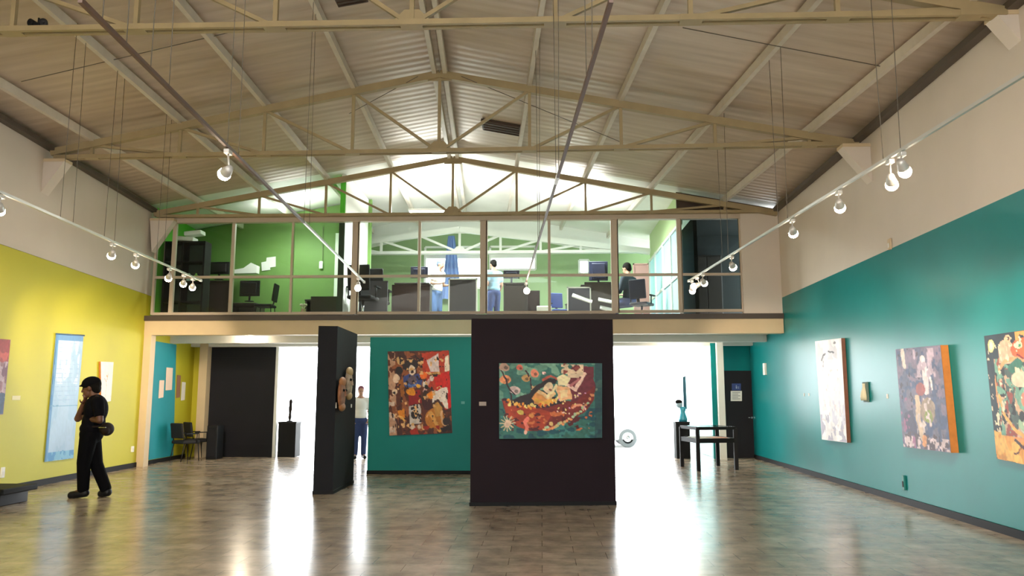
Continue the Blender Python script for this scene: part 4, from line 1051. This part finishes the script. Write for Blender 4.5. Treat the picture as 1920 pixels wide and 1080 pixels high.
# teal door of the side corridor with its papers
q = [lw(x, y, .012) for x, y in ((285, 640), (331, 645), (325, 853), (279, 864))]
q[0].z = q[1].z = (q[0].z + q[1].z) / 2; q[2].z = q[3].z = .10
d3 = thing('door_3', None, None, q[3], None, 'structure')
MB().prism(q, LWN * .02).build('door_leaf', mat('door_teal', (.01, .27, .33), .5), d3)
def lsheet(pts, label, m, off=.018):
    return tag(MB().prism([lw(x, y, off) for x, y in pts], -LWN * .004).build('paper_sheet', m), label, 'paper')
lsheet([(312, 689), (324, 690), (322, 731), (310, 732)], 'tall cream sheet on the teal panel, higher of the pair', PINKP)
lsheet([(299, 713), (308, 713), (306, 745), (297, 747)], 'small cream sheet on the teal panel, lower of the pair', PINKP)
lsheet([(332, 703), (339, 704), (337, 745), (330, 746)], 'narrow brown print beside the teal panel', mat('print_brown', (.30, .14, .08), .7), .008)
lsheet([(341, 716), (348, 717), (346, 750), (339, 751)], 'narrow white print on the green corridor wall', PAPER, .008)

# ------------------------------------------------------------------ black chairs against the corridor wall
def folding_chair(c, rot, label, s=1.0):
    r = thing('visitor_chair', label, 'chair', c, 'black visitor chairs'); b = V(c); R = Matrix.Rotation(rot, 3, 'Z')
    def put(mb, n, mm):
        mb.v = [b + R @ (p * s) for p in mb.v]; return mb.build(n, mm, r)
    put(MB().box((0, 0, .45), (.50, .46, .08), None, .03), 'seat', FABRIC)
    put(MB().box((0, .24, .72), (.48, .06, .36), Matrix.Rotation(-.15, 3, 'X'), .025), 'backrest', FABRIC)
    for q_ in (-1, 1):
        put(MB().path([V((q_ * .23, -.22, 0)), V((q_ * .23, -.18, .44)), V((q_ * .23, .18, .44))], .012), 'leg', BLKPL)
        put(MB().path([V((q_ * .23, .25, 0)), V((q_ * .22, .17, .42)), V((q_ * .21, .26, .86))], .012), 'leg', BLKPL)
        put(MB().beam((q_ * .25, -.15, .65), (q_ * .25, .16, .65), .04, .025).tube((q_ * .25, -.13, .44), (q_ * .25, -.13, .64), .011), 'armrest', BLKPL)
    return r
cA = gz(347, 864); folding_chair((cA.x + .03, cA.y - .08, 0), 2.55, 'black visitor chair turned outward in front of the teal panel', .98)
cB = gz(372, 858); folding_chair((cB.x + .09, cB.y - .32, 0), 2.35, 'black visitor chair between the outward chair and the squat black box', .98)
kx = gy(382, 800, 19.25).x
r = thing('speaker_box', 'squat black box standing between the black chairs and the dark sliding door', 'box', (kx + .1, 19.3, 0))
MB().bounds((kx + .17, 19.05, .0), (kx + .43, 19.45, .80), .015).build('cabinet_body', BLKPL, r)
MB().bounds((kx + .20, 19.03, .06), (kx + .40, 19.05, .74), .006).build('grille', CHAR, r)

# ------------------------------------------------------------------ plinths
pA, pB = gz(519.5, 857), gz(553, 857)
ptop = gy(535, 791, pA.y).z
r = thing('plinth', 'black plinth in the bright entrance beside the dark sliding door', 'plinth', ((pA.x + pB.x) / 2, pA.y + .2, 0))
MB().bounds((pA.x, pA.y, 0), (pB.x, pA.y + .42, ptop), .006).build('plinth_body', BLACK, r)
MB().bounds((pA.x - .012, pA.y - .012, ptop - .04), (pB.x + .012, pA.y + .432, ptop), .006).build('plinth_cap', BLKPL, r)
sp = V((gy(542, 785, pA.y + .15).x, pA.y + .2, ptop))
hh = gy(543, 749, sp.y).z - ptop
r = thing('slim_sculpture', 'slim dark standing sculpture on the plinth in the entrance', 'sculpture', sp)
MB().lathe(sp, [(.001, 0), (.075, 0), (.07, .02), (.03, .03), (.001, .03)]).build('sculpture_base', BLKPL, r)
MB().lathe(sp + V((0, 0, .02)), [(.02, 0), (.038, hh * .15), (.03, hh * .35), (.045, hh * .55), (.034, hh * .75), (.045, hh * .85), (.03, hh * .95), (.001, hh * .99)], (.03, 0, 1)).build('figure', LEATH, r)
pA, pB = gz(1269, 860), gz(1295, 860)
ptop = gy(1282, 791, pA.y).z
r = thing('plinth', 'tall black plinth behind the display table', 'plinth', ((pA.x + pB.x) / 2, pA.y + .18, 0))
MB().bounds((pA.x, pA.y, 0), (pB.x, pA.y + .36, ptop), .006).build('plinth_body', BLACK, r)
MB().bounds((pA.x - .012, pA.y - .012, ptop - .03), (pB.x + .012, pA.y + .372, ptop), .006).build('plinth_cap', BLKPL, r)
sp = V(((pA.x + pB.x) / 2 + .02, pA.y + .18, ptop))
r = thing('glass_sculpture', 'blue glass bust with a dark fin on the plinth behind the display table', 'sculpture', sp)
MB().lathe(sp + V((.02, 0, 0)), [(.001, 0), (.10, 0), (.11, .06), (.08, .16), (.06, .24), (.085, .32), (.06, .36), (.001, .37)]).build('bust', mat('aqua_glass', (.05, .34, .46), .15), r)
MB().ball(sp + V((-.06, 0, .42)), (.085, .08, .09)).build('head', mat('pale_blue_clay', (.38, .52, .62), .4), r)
MB().ball(sp + V((-.07, 0, .48)), (.09, .085, .06)).build('hair_cap', HAIR, r)
f_ = gy(1287, 705, sp.y).z
MB().prism([sp + V((.05, .02, .33)), sp + V((.13, .02, .30)), sp + V((.12, .02, f_ - ptop)), sp + V((.05, .02, f_ - ptop - .02))], (0, .04, 0)).build('fin', mat('fin_dark', (.02, .10, .16), .4), r)

# ------------------------------------------------------------------ display table
t1_, t2_, t3_, t4_ = gz(1310, 883), gz(1381, 881), gz(1346, 873), gz(1282, 875)
cxx = (t1_ + t2_ + t3_ + t4_) / 4
U = (t2_ - t1_).normalized(); W = V((-U.y, U.x, 0)); lu = (t2_ - t1_).length; ldp = 1.02
o_ = V((t1_.x, t1_.y, 0)); slant = ((t4_ - t1_).dot(U)) * .9
def tp(u, w, z): return o_ + U * (u * lu + slant * w) + W * (w * ldp) + V((0, 0, z))
zt1 = gy(1340, 803, 16.6).z; zt0 = gy(1340, 826, 16.6).z
r = thing('display_table', 'black glass-topped display table near the bright entrance', 'display table', (cxx.x, cxx.y, 0))
for u, w in ((.0, 0), (1, 0), (1, 1), (0, 1)):
    MB().beam(tp(u, w, 0), tp(u, w, zt1), .075, .075, (0, 1, 0)).build('leg', BLACK, r)
for nm, z, h in (('top_frame', zt1, .06), ('tray_frame', zt0, .09)):
    m = MB()
    for (u0, w0_), (u1, w1_) in (((0, 0), (1, 0)), ((1, 0), (1, 1)), ((1, 1), (0, 1)), ((0, 1), (0, 0))): m.beam(tp(u0, w0_, z), tp(u1, w1_, z), .05, h)
    m.build(nm, BLACK, r)
MB().prism([tp(0, 0, zt0 + .02), tp(1, 0, zt0 + .02), tp(1, 1, zt0 + .02), tp(0, 1, zt0 + .02)], (0, 0, .015)).build('tray', OWHITE, r)
MB().prism([tp(.02, .02, zt1 + .025), tp(.98, .02, zt1 + .025), tp(.98, .98, zt1 + .025), tp(.02, .98, zt1 + .025)], (0, 0, .008)).build('glass_top', GLASSB, r)
for k, (u0, w0_, u1, w1_, c) in enumerate(((.08, .15, .45, .5, (.75, .7, .62)), (.5, .2, .9, .6, (.72, .42, .3)), (.15, .6, .8, .9, (.8, .78, .74)))):
    tag(MB().prism([tp(u0, w0_, zt0 + .037), tp(u1, w0_, zt0 + .037), tp(u1, w1_, zt0 + .037), tp(u0, w1_, zt0 + .037)], (0, 0, .012)).build('open_booklet', mat('booklet%d' % k, c, .7)), ('cream booklet lying in the display table beside its near corner', 'reddish booklet lying in the display table', 'wide white booklet lying in the back of the display table')[k], 'booklet')

# ------------------------------------------------------------------ lighting tracks
ZTR = 3.65
tracks = [((-60, 333.5), (377, 526), 'track above the yellow-green wall side', [(125, 1), (205, 1), (300, 1)]),
          ((150, 0), (683, 529), 'long track in line with the black end-on wall', [(215, 1), (300, 1), (437, 1), (575, 1)]),
          ((1146, 0), (985, 533), 'long track hanging over the middle of the hall', [(1105, 1), (1045, 1), (1010, 1)]),
          ((1960, 115), (1291, 527), 'track above the teal wall side', [(1672, 1), (1468, 1), (1360, 1)])]
TL = []
for k, (pa, pb, lab, ws) in enumerate(tracks):
    A, B = gz(*pa, ZTR), gz(*pb, ZTR)
    TL.append((A, B))
    r = thing('lighting_track', ('pale grey suspended lighting ' + lab), 'lighting track', (A + B) / 2)
    if k == 2:
        J = A.lerp(B, .33)
        MB().beam(A, J, .026, .030).build('rail', TRACKD, r); MB().beam(J, B, .026, .030).build('rail', TRACKD, r)
        MB().beam(J - (B - A).normalized() * .12, J + (B - A).normalized() * .12, .034, .038).build('joint_sleeve', STEELW, r)
    elif k == 1:
        J = A.lerp(B, .52)
        MB().beam(A, J, .026, .030).build('rail', TRACKD, r); MB().beam(J, B, .026, .030).build('rail', STEELW, r)
    else:
        MB().beam(A, B, .026, .030).build('rail', STEELW, r)
    MB().beam(A.lerp(B, .992), B + (B - A).normalized() * .02, .036, .042).build('end_cap', OWHITE, r)
    # hanging wires in pairs
    def x_at(px, A=A, B=B):
        lo, hi = 0.0, 1.0
        def pxx(t, A=A, B=B):
            p = A.lerp(B, t) - CAM; return CX + F * p.dot(RT) / p.dot(FW)
        for _ in range(40):
            m_ = (lo + hi) / 2
            if (pxx(m_) < px) == (pxx(1) > pxx(0)): lo = m_
            else: hi = m_
        return lo
    TL[-1] = (A, B, x_at)
    for px, n in ws:
        t = x_at(px); p = A.lerp(B, t)
        for s in (-1, 1):
            q_ = p + (B - A).normalized() * .16 * s
            MB().tube(q_, V((q_.x - .02 * s, q_.y, roof_z(q_.x, q_.y) + .1)), .0034, .0034, 6).build('suspension_wire', WIRE, r)

def spot(k, px, aim, label, power=60, drop=.17, size=.9, glow=True, blend=.8, col=(1, .80, .58)):
    A, B, xa_ = TL[k]; p = A.lerp(B, min(max(xa_(px), 0), 1))
    aim = V(aim); c = p - V((0, 0, drop)); d = (aim - c).normalized()
    r = thing('track_spotlight', label, 'spotlight', p - V((0, 0, .03)), 'track spotlights')
    MB().box(p - V((0, 0, .045)), (.05, .09, .04), None, .006).build('track_adapter', STEELW, r)
    MB().tube(p - V((0, 0, .05)), c - d * .05, .009).build('stem', STEELW, r)
    MB().lathe(c - d * .07, [(.001, 0), (.03, .0), (.036, .03), (.050, .085), (.052, .10), (.046, .10), (.04, .085), (.001, .08)], d, 18).build('lamp_shade', STEELW, r)
    MB().lathe(c - d * .07, [(.001, .082), (.040, .09), (.056, .120), (.056, .15), (.038, .180), (.001, .19)], d, 16).build('bulb', BULB, r)
    if power:
        ld = bpy.data.lights.new('spot_beam', 'SPOT'); ld.energy = power; ld.color = col; ld.spot_size = size; ld.spot_blend = blend; ld.shadow_soft_size = .05
        lo = bpy.data.objects.new('spot_beam', ld); COL.objects.link(lo); lo.location = c + d * .15
        lo.rotation_euler = d.to_track_quat('-Z', 'Y').to_euler()
    return r
LP = 300
spot(0, 2, lw(-20, 690), 'track spotlight at the very edge of view over the yellow-green wall', LP)
spot(0, 212, lw(125, 690), 'track spotlight over the blue banner', LP)
spot(0, 256, lw(200, 690), 'track spotlight over the small white canvas', LP)
spot(0, 318, lw(245, 720), 'track spotlight beside the mezzanine corner, third on the yellow-wall track', LP * .5)
spot(0, 345, gy(315, 720, 18), 'track spotlight second from the far end of the yellow-wall track', LP * .4)
spot(0, 362, gy(340, 700, 18), 'track spotlight at the far end of the yellow-wall track', LP * .4)
spot(1, 428, lw(60, 700), 'glaring bare spotlight halfway along the track near the yellow wall', LP * .8, .22)
spot(1, 672, lpt(650, 720, .05), 'track spotlight at the far end of the track by the black end-on wall', LP * .25)
spot(2, 987, bw(1030, 745), 'glaring track spotlight at the end of the middle track', LP * .9, size=.5)
spot(3, 1690, rw(1880, 720), 'upper track spotlight nearest the bracket on the teal-wall track', LP, .15)
spot(3, 1668, rw(1725, 735), 'lower track spotlight below the bracket on the teal-wall track', LP, .22)
spot(3, 1572, rw(1640, 735), 'track spotlight over the purple canvas, midway along the teal-wall track', LP * .75)
spot(3, 1485, rw(1560, 720), 'track spotlight over the white canvas on the teal-wall track', LP * .5)
spot(3, 1372, rw(1480, 740), 'track spotlight crossing the smoked mezzanine window', LP * .5)
spot(3, 1318, rw(1450, 730), 'third spotlight from the far end of the teal-wall track', LP * .4)
spot(3, 1307, gy(790, 735, 15.4), 'second spotlight from the far end of the teal-wall track', LP * 1.2, size=.4)
spot(3, 1297, gy(1340, 800, 17), 'spotlight at the far end of the teal-wall track', LP * .3)
# downlights under the mezzanine
for px, lab in (((469, 633), 'small lit downlight under the mezzanine near the dark sliding door'), ((1281, 636), 'small lit downlight under the mezzanine above the display table')):
    p = gz(px[0], px[1], 2.86); p.z = 2.90
    r = thing('downlight', lab, 'downlight', p)
    MB().lathe(p, [(.075, 0), (.08, -.012), (.05, -.03), (.05, -.012)], (0, 0, 1)).build('trim_ring', OWHITE, r)
    MB().ball(p - V((0, 0, .03)), (.045, .045, .035)).build('bulb', BULB, r)
# ------------------------------------------------------------------ people
def fuse(mb, name, m, parent, voxel, smooth=6):
    """one continuous skin over overlapping volumes"""
    o = mb.build(name, m, parent, False)
    r = o.modifiers.new('fuse', 'REMESH'); r.mode = 'VOXEL'; r.voxel_size = voxel; r.use_smooth_shade = True
    s = o.modifiers.new('soft', 'SMOOTH'); s.factor = .5; s.iterations = smooth
    bpy.context.view_layer.update()
    dg = bpy.context.evaluated_depsgraph_get()
    me = bpy.data.meshes.new_from_object(o.evaluated_get(dg)); me.name = name
    o.modifiers.clear(); o.data = me
    if not me.materials: me.materials.append(m)
    me.polygons.foreach_set('use_smooth', [True] * len(me.polygons))
    return o
def hand(mb, w, d, n, k, curl=.6, side=1):
    """wrist w, direction d, palm normal n; four unequal fingers and a thumb from the side of the palm"""
    d = d.normalized(); n = (n - d * n.dot(d)).normalized(); s = d.cross(n)
    R = Matrix((d, s, n)).transposed()
    mb.ball(w + d * .05 * k, (.052 * k, .040 * k, .017 * k), 12, 8, R)
    for i, (off, L) in enumerate(((-.030, .066), (-.010, .076), (.010, .070), (.029, .054))):
        b = w + d * .088 * k + s * off * k; d1 = (d * math.cos(curl * .5) + n * math.sin(curl * .5)); d2 = (d * math.cos(curl * 1.4) + n * math.sin(curl * 1.4))
        m1 = b + d1 * L * .52 * k; mb.cap(b, m1, .0092 * k, .0085 * k, 8); mb.cap(m1, m1 + d2 * L * .48 * k, .0085 * k, .0072 * k, 8)
    b = w + d * .028 * k - s * .030 * k * side; t1 = b + (d * .6 - s * .75 * side + n * .25).normalized() * .038 * k
    mb.cap(b, t1, .0115 * k, .010 * k, 8); mb.cap(t1, t1 + (d * .9 - s * .2 * side + n * .45).normalized() * .030 * k, .010 * k, .008 * k, 8)
def human(label, J, k, fwd, mats, voxel=.012, sleeve=.55, cap=False, hair=True, curl=.7, palm=None, jacket=False):
    """J: world joints. fwd: the way the face looks. mats: skin, hair, shirt, trousers, shoes"""
    skin, hairm, shirt, trous, shoe = mats
    f = V(fwd).normalized(); up = V((0, 0, 1)); lat = up.cross(f).normalized(); f2 = lat.cross(up)
    base = (J['foot_l'] + J['foot_r']) / 2; base = V((base.x, base.y, min(J['foot_l'].z, J['foot_r'].z) - .03))
    r = thing('person', label, 'person', base)
    RF = Matrix((f, lat, f.cross(lat))).transposed()
    RB = Matrix((f2, lat, up)).transposed()
    b = MB(); hd = J['head']
    b.ball(hd + RF @ V((-.012, 0, .025)) * k, (.098 * k, .077 * k, .098 * k), 18, 14, RF)
    b.ball(hd + RF @ V((.028, 0, -.045)) * k, (.062 * k, .056 * k, .072 * k), 16, 12, RF)
    b.ball(hd + RF @ V((.055, 0, -.095)) * k, (.028 * k, .030 * k, .022 * k), 10, 8, RF)
    b.cap(hd + RF @ V((.082, 0, .012)) * k, hd + RF @ V((.106, 0, -.030)) * k, .010 * k, .015 * k, 10)
    for s in (-1, 1):
        b.ball(hd + RF @ V((-.01, s * .078, -.012)) * k, (.020 * k, .009 * k, .032 * k), 10, 8, RF)
        b.ball(hd + RF @ V((.062, s * .030, -.028)) * k, (.022 * k, .022 * k, .018 * k), 8, 6, RF)
    b.cap(hd + RF @ V((.084, -.018, -.066)) * k, hd + RF @ V((.084, .018, -.066)) * k, .008 * k, .008 * k, 8)
    nk = J['neck']
    b.cap(nk, hd + RF @ V((-.015, 0, -.04)) * k, .060 * k, .054 * k)
    ch, pv = J['chest'], J['pelvis']
    tor = (('ch', ch, (.115, .165, .17)), ('bl', ch.lerp(pv, .55), (.112, .145, .15)), ('pv', pv, (.115, .160, .13)))
    for _, c, q in tor: b.ball(c, tuple(x * k for x in q), 18, 14, RB)
    for sd in 'lr':
        S, E, W_ = J['sh_' + sd], J['el_' + sd], J['wr_' + sd]
        b.cap(nk + V((0, 0, -.01)), S, .055 * k, .062 * k); b.cap(S, E, .056 * k, .042 * k); b.cap(E, W_, .042 * k, .028 * k)
        hdir = J['hand_' + sd] - W_
        pn = (palm or {}).get(sd, -up if abs(hdir.normalized().z) < .7 else -f2)
        hand(b, W_, hdir, V(pn), k, curl, 1 if sd == 'l' else -1)
        Hh, K, A = J['hip_' + sd], J['kn_' + sd], J['an_' + sd]
        b.cap(Hh, K, .088 * k, .058 * k); b.cap(K, A, .056 * k, .038 * k); b.cap(A, J['foot_' + sd], .038 * k, .034 * k)
    fuse(b, 'body', skin, r, voxel)
    for s in (-1, 1): MB().ball(hd + RF @ V((.078, s * .030, .004)) * k, .011 * k, 8, 6).build('eye', mat('eye_dark', (.02, .015, .012), .3), r)
    c = MB(); g = .014 * k
    for _, q0, q in tor[:2]: c.ball(q0, tuple(x * k + g for x in q), 18, 14, RB)
    c.ball(ch.lerp(pv, .8), (.124 * k + g, .158 * k + g, .10 * k), 18, 14, RB)
    for sd in 'lr':
        S, E, W_ = J['sh_' + sd], J['el_' + sd], J['wr_' + sd]
        c.cap(nk + V((0, 0, -.03)), S, .062 * k, .070 * k)
        if sleeve <= 1: c.cap(S, S.lerp(E, sleeve), .072 * k, .066 * k)
        else: c.cap(S, E, .072 * k, .056 * k); c.cap(E, E.lerp(W_, sleeve - 1), .056 * k, .042 * k)
    fuse(c, 'shirt', shirt, r, voxel)
    c = MB(); c.ball(pv + V((0, 0, -.01)), (.128 * k, .172 * k, .125 * k), 18, 14, RB)
    for sd in 'lr':
        Hh, K, A = J['hip_' + sd], J['kn_' + sd], J['an_' + sd]
        c.cap(Hh, K, .104 * k, .078 * k); c.cap(K, A.lerp(K, .06), .077 * k, .066 * k)
    fuse(c, 'trousers', trous, r, voxel)
    for sd in 'lr':
        A, Ft = J['an_' + sd], J['foot_' + sd]; d = (Ft - A); d = V((d.x, d.y, d.z * .3)).normalized()
        c = MB(); c.cap(A + V((0, 0, -.02)), A + V((0, 0, .03)), .05 * k, .048 * k); c.cap(A - d * .03 + V((0, 0, -.035 * k)), Ft, .050 * k, .045 * k, 12)
        fuse(c, 'shoe', shoe, r, max(voxel * .7, .008))
    if hair:
        c = MB(); c.ball(hd + RF @ V((-.025, 0, .038)) * k, (.100 * k, .085 * k, .095 * k), 16, 12, RF); c.ball(hd + RF @ V((-.06, 0, -.01)) * k, (.055 * k, .076 * k, .08 * k), 14, 10, RF)
        fuse(c, 'hair', hairm, r, max(voxel * .7, .008))
    if cap:
        c = MB(); c.ball(hd + RF @ V((-.012, 0, .052)) * k, (.112 * k, .092 * k, .085 * k), 18, 12, RF)
        c.ball(hd + RF @ V((.085, 0, .040)) * k, (.045 * k, .066 * k, .012 * k), 16, 8, RF)
        fuse(c, 'cap', mat('cap_cloth', (.004, .004, .005), .9, spec=.08), r, .009)
    return r
YP = 11.75
def J_(x, y, o=0.0): return gy(x, y, YP + o)
J = dict(head=J_(170.5, 727), neck=J_(178, 747), chest=J_(180, 768), pelvis=J_(172, 812),
         sh_l=J_(184, 754, -.17), el_l=J_(187, 788, -.22), wr_l=J_(163, 785, -.10), hand_l=J_(153, 784, -.02),
         sh_r=J_(180, 754, .17), el_r=J_(146, 785, .13), wr_r=J_(156, 758, .03), hand_r=J_(161, 746, -.01),
         hip_l=J_(167, 817, -.085), kn_l=J_(157, 868, -.09), an_l=J_(156, 919, -.08), foot_l=J_(134, 929, -.09),
         hip_r=J_(172, 817, .085), kn_r=J_(180, 869, .09), an_r=J_(199, 918, .09), foot_r=J_(190, 927.5, .10))
for q_ in ('foot_l', 'foot_r'): J[q_].z = .042
J['an_l'].z = max(J['an_l'].z, .09)
mp = human('man in dark cap and clothes standing hand to chin before the yellow-green wall', J, 1.24, (-1, -.12, -.18), (SKIN, HAIR, mat('dark_shirt', (.004, .004, .006), .9, spec=.08), mat('black_trousers', (.003, .003, .004), .9, spec=.08), BLKPL), .009, .6, True, True, .9, {'l': V((0, 1, .3)), 'r': V((-.6, .2, -.3))})
wb_ = J_(197, 805, -.16)
wbag = thing('waist_bag', 'dark brown waist bag slung at the back of the man in black', 'bag', wb_)
m = MB(); m.ball(wb_ + V((.0, .05, 0)), (.095, .12, .10), 16, 12); m.ball(wb_ + V((.03, -.03, -.02)), (.055, .06, .06), 14, 10); fuse(m, 'bag_body', LEATH, wbag, .012, 4)
bp_ = [J_(197, 803, -.16), J_(183, 800, -.19), J_(165, 801, -.14), J_(156, 801, 0), J_(165, 799, .15), J_(184, 798, .18)]
MB().path(bp_, .014).build('strap', LEATH, wbag)
MB().beam(wb_ + V((-.05, -.085, .03)), wb_ + V((.06, -.09, .03)), .008, .012).build('zip', CHROME, wbag)

def standing(px, ytop, Y, zf, face, label, mats, sleeve, k=None, arms=None, lean=0.0):
    """generic upright figure; px, ytop: where the crown shows"""
    top = gy(px, ytop, Y); H = top.z - zf; k = H / 1.75
    f = V((math.cos(face), math.sin(face), 0)); lat = V((0, 0, 1)).cross(f)
    o = V((top.x, Y, zf))
    def q(a, b, c): return o + (f * a + lat * b) * k + V((0, 0, c * k))
    J = dict(head=q(.03 + lean, 0, 1.63), neck=q(-.02 + lean * .8, 0, 1.46), chest=q(-.01 + lean * .5, 0, 1.28), pelvis=q(0, 0, .95))
    for s, sd in ((1, 'l'), (-1, 'r')):
        J['sh_' + sd] = q(-.01 + lean * .7, s * .18, 1.41)
        if arms: e, w, h = arms
        else: e, w, h = (-.02, .22, 1.12), (.10, .20, .90), (.14, .19, .80)
        J['el_' + sd] = q(e[0], s * e[1], e[2]); J['wr_' + sd] = q(w[0], s * w[1], w[2]); J['hand_' + sd] = q(h[0], s * h[1], h[2])
        J['hip_' + sd] = q(0, s * .09, .90); J['kn_' + sd] = q(.02, s * .10, .49); J['an_' + sd] = q(-.02, s * .10, .09); J['foot_' + sd] = q(.13, s * .12, .04)
    return human(label, J, k, f + V((0, 0, -.15)), mats, .02, sleeve, False, True, .5)
standing(819, 487, 19.5, ZO, -.5, 'office worker in white shirt and blue jeans standing before the bright window', (SKINL, mat('grey_hair', (.10, .13, .20), .7), SHIRTW, JEANS, BLKPL), .6, None, ((.02, .23, 1.14), (.24, .18, 1.12), (.33, .15, 1.14)), .10)
standing(926, 487, 19.2, ZO, 2.2, 'office worker in light blue shirt with dark hair beside the taupe screen', (SKINL, HAIR, SHIRTB, JEAND, BLKPL), .6)
standing(677, 724, 19.4, 0, -1.2, 'visitor in white shirt half hidden behind the teal display wall', (SKINL, mat('wine_hair', (.16, .03, .06), .6), SHIRTW, JEAND, BLKPL), .6)
# seated worker by the glazed wall
ys = 18.9; tp_ = gy(1178, 493, ys)
o = V((tp_.x, ys, ZO)); f = V((-.75, .66, 0)).normalized(); lt = V((0, 0, 1)).cross(f); k = (tp_.z - ZO) / 1.38
def q(a, b, c): return o + (f * a + lt * b) * k + V((0, 0, c * k))
J = dict(head=q(.05, 0, 1.26), neck=q(-.01, 0, 1.09), chest=q(0, 0, .90), pelvis=q(-.02, 0, .58))
for s, sd in ((1, 'l'), (-1, 'r')):
    J.update({'sh_' + sd: q(0, s * .18, 1.03), 'el_' + sd: q(.06, s * .24, .76), 'wr_' + sd: q(.29, s * .18, .74), 'hand_' + sd: q(.38, s * .16, .75),
              'hip_' + sd: q(.02, s * .1, .55), 'kn_' + sd: q(.44, s * .11, .52), 'an_' + sd: q(.42, s * .11, .09), 'foot_' + sd: q(.56, s * .12, .042)})
human('office worker in dark jacket with black hair seated by the glazed office wall', J, k, f + V((0, 0, -.3)), (SKINL, HAIR, mat('dark_jacket', (.02, .03, .045), .85), JEAND, BLKPL), .02, 1.8)

# ------------------------------------------------------------------ car on the forecourt
wc = gy(1177, 819, 24.5); rw_ = .29
cx0 = wc.x
zg = -.03
o = V((cx0, 24.5, zg))
car = thing('parked_car', 'white parked car outside the bright entrance with one wheel in view', 'car', o)
WP = mat('white_car_paint', (.8, .8, .8), .25, coat=.5)
prof = [(.55, .22), (.62, .45), (.55, .72), (.1, .82), (-.35, .88), (-.85, 1.36), (-2.0, 1.42), (-2.75, 1.30), (-3.15, .85), (-3.2, .40), (-3.1, .22)]
m = MB(); m.prism([o + V((a, 0, b)) for a, b in prof], (0, 1.6, 0)); cb_ = m.build('car_body', WP, car)
bv = cb_.modifiers.new('round', 'BEVEL'); bv.width = .06; bv.segments = 3
for a, b in (((-.95, .9), (-1.7, 1.34)), ((-1.78, .9), (-2.75, 1.28))):
    MB().prism([o + V((a[0] + (.42 if a[0] > -1 else 0), -.012, a[1])), o + V((b[0], -.012, .9)), o + V((b[0] + (.0 if a[0] > -1 else .25), -.012, b[1])), o + V((a[0], -.012, 1.34))], (0, .02, 0)).build('side_window', GLASSD, car)
for dx in (0, -2.5):
    for dy in (.02, 1.42):
        c = o + V((dx, dy - .03, rw_))
        w = MB(); w.lathe(c, [(.17, 0), (.25, -.0), (.29, .03), (.29, .16), (.25, .19), (.17, .19)], (0, 1, 0), 28); wo = w.build('tyre', mat('glare_grey_tyre', (.16, .16, .17), .8), car)  # rubber lightened to stand for the glare haze outside
        MB().lathe(c + V((0, .01, 0)), [(.001, .0), (.05, -.005), (.17, .02), (.175, .12), (.001, .12)], (0, 1, 0), 24).build('hub_cap', CHROME, wo)
MB().bounds(o + V((.52, .1, .55)), o + V((.6, .4, .68)), .02).build('headlight', GLASSB, car)
MB().bounds(o + V((-3.2, .1, .6)), o + V((-3.12, .35, .8)), .02).build('tail_lamp', mat('tail_red', (.4, .02, .02), .3), car)

# ------------------------------------------------------------------ light
W = bpy.data.worlds.new('sky'); sc.world = W; W.use_nodes = True
bg = W.node_tree.nodes['Background']; bg.inputs['Color'].default_value = (.93, .97, 1.0, 1); bg.inputs['Strength'].default_value = 9.0
def area(name, loc, size, energy, col, rot=(0, 0, 0)):
    ld = bpy.data.lights.new(name, 'AREA'); ld.energy = energy; ld.color = col; ld.shape = 'RECTANGLE'; ld.size, ld.size_y = size
    lo = bpy.data.objects.new(name, ld); COL.objects.link(lo); lo.location = loc; lo.rotation_euler = rot
    return lo
for x, y, z, e in ((-6.0, 18.4, 5.69, 75), (-2.6, 18.6, 5.92, 330), (.8, 18.6, 5.82, 330)):  # fill lamps added with the battens, downward and up at the roof
    area('office_fill', (x, y, z), (1.1, .1), e, (.95, 1, .96))
    u = area('office_fill_up', (x, y, z + .08), (1.1, .1), e * 1.0, (.95, 1, .96), (math.pi, 0, 0))
for px in ((469, 633), (1281, 636)):
    p = gz(px[0], px[1], 2.86)
    ld = bpy.data.lights.new('downlight_beam', 'POINT'); ld.energy = 25; ld.color = (1, .85, .65); ld.shadow_soft_size = .05
    lo = bpy.data.objects.new('downlight_beam', ld); COL.objects.link(lo); lo.location = (p.x, p.y, 2.78)

# ------------------------------------------------------------------ view
sc.view_settings.view_transform = 'Standard'
sc.view_settings.look = 'None'
sc.view_settings.gamma = 1
sc.view_settings.exposure = 0.40
try: sc.view_settings.use_curve_mapping = False
except Exception: pass
sc.cycles.use_denoising = True
sc.cycles.max_bounces = 10
sc.cycles.diffuse_bounces = 5
sc.cycles.sample_clamp_indirect = 8
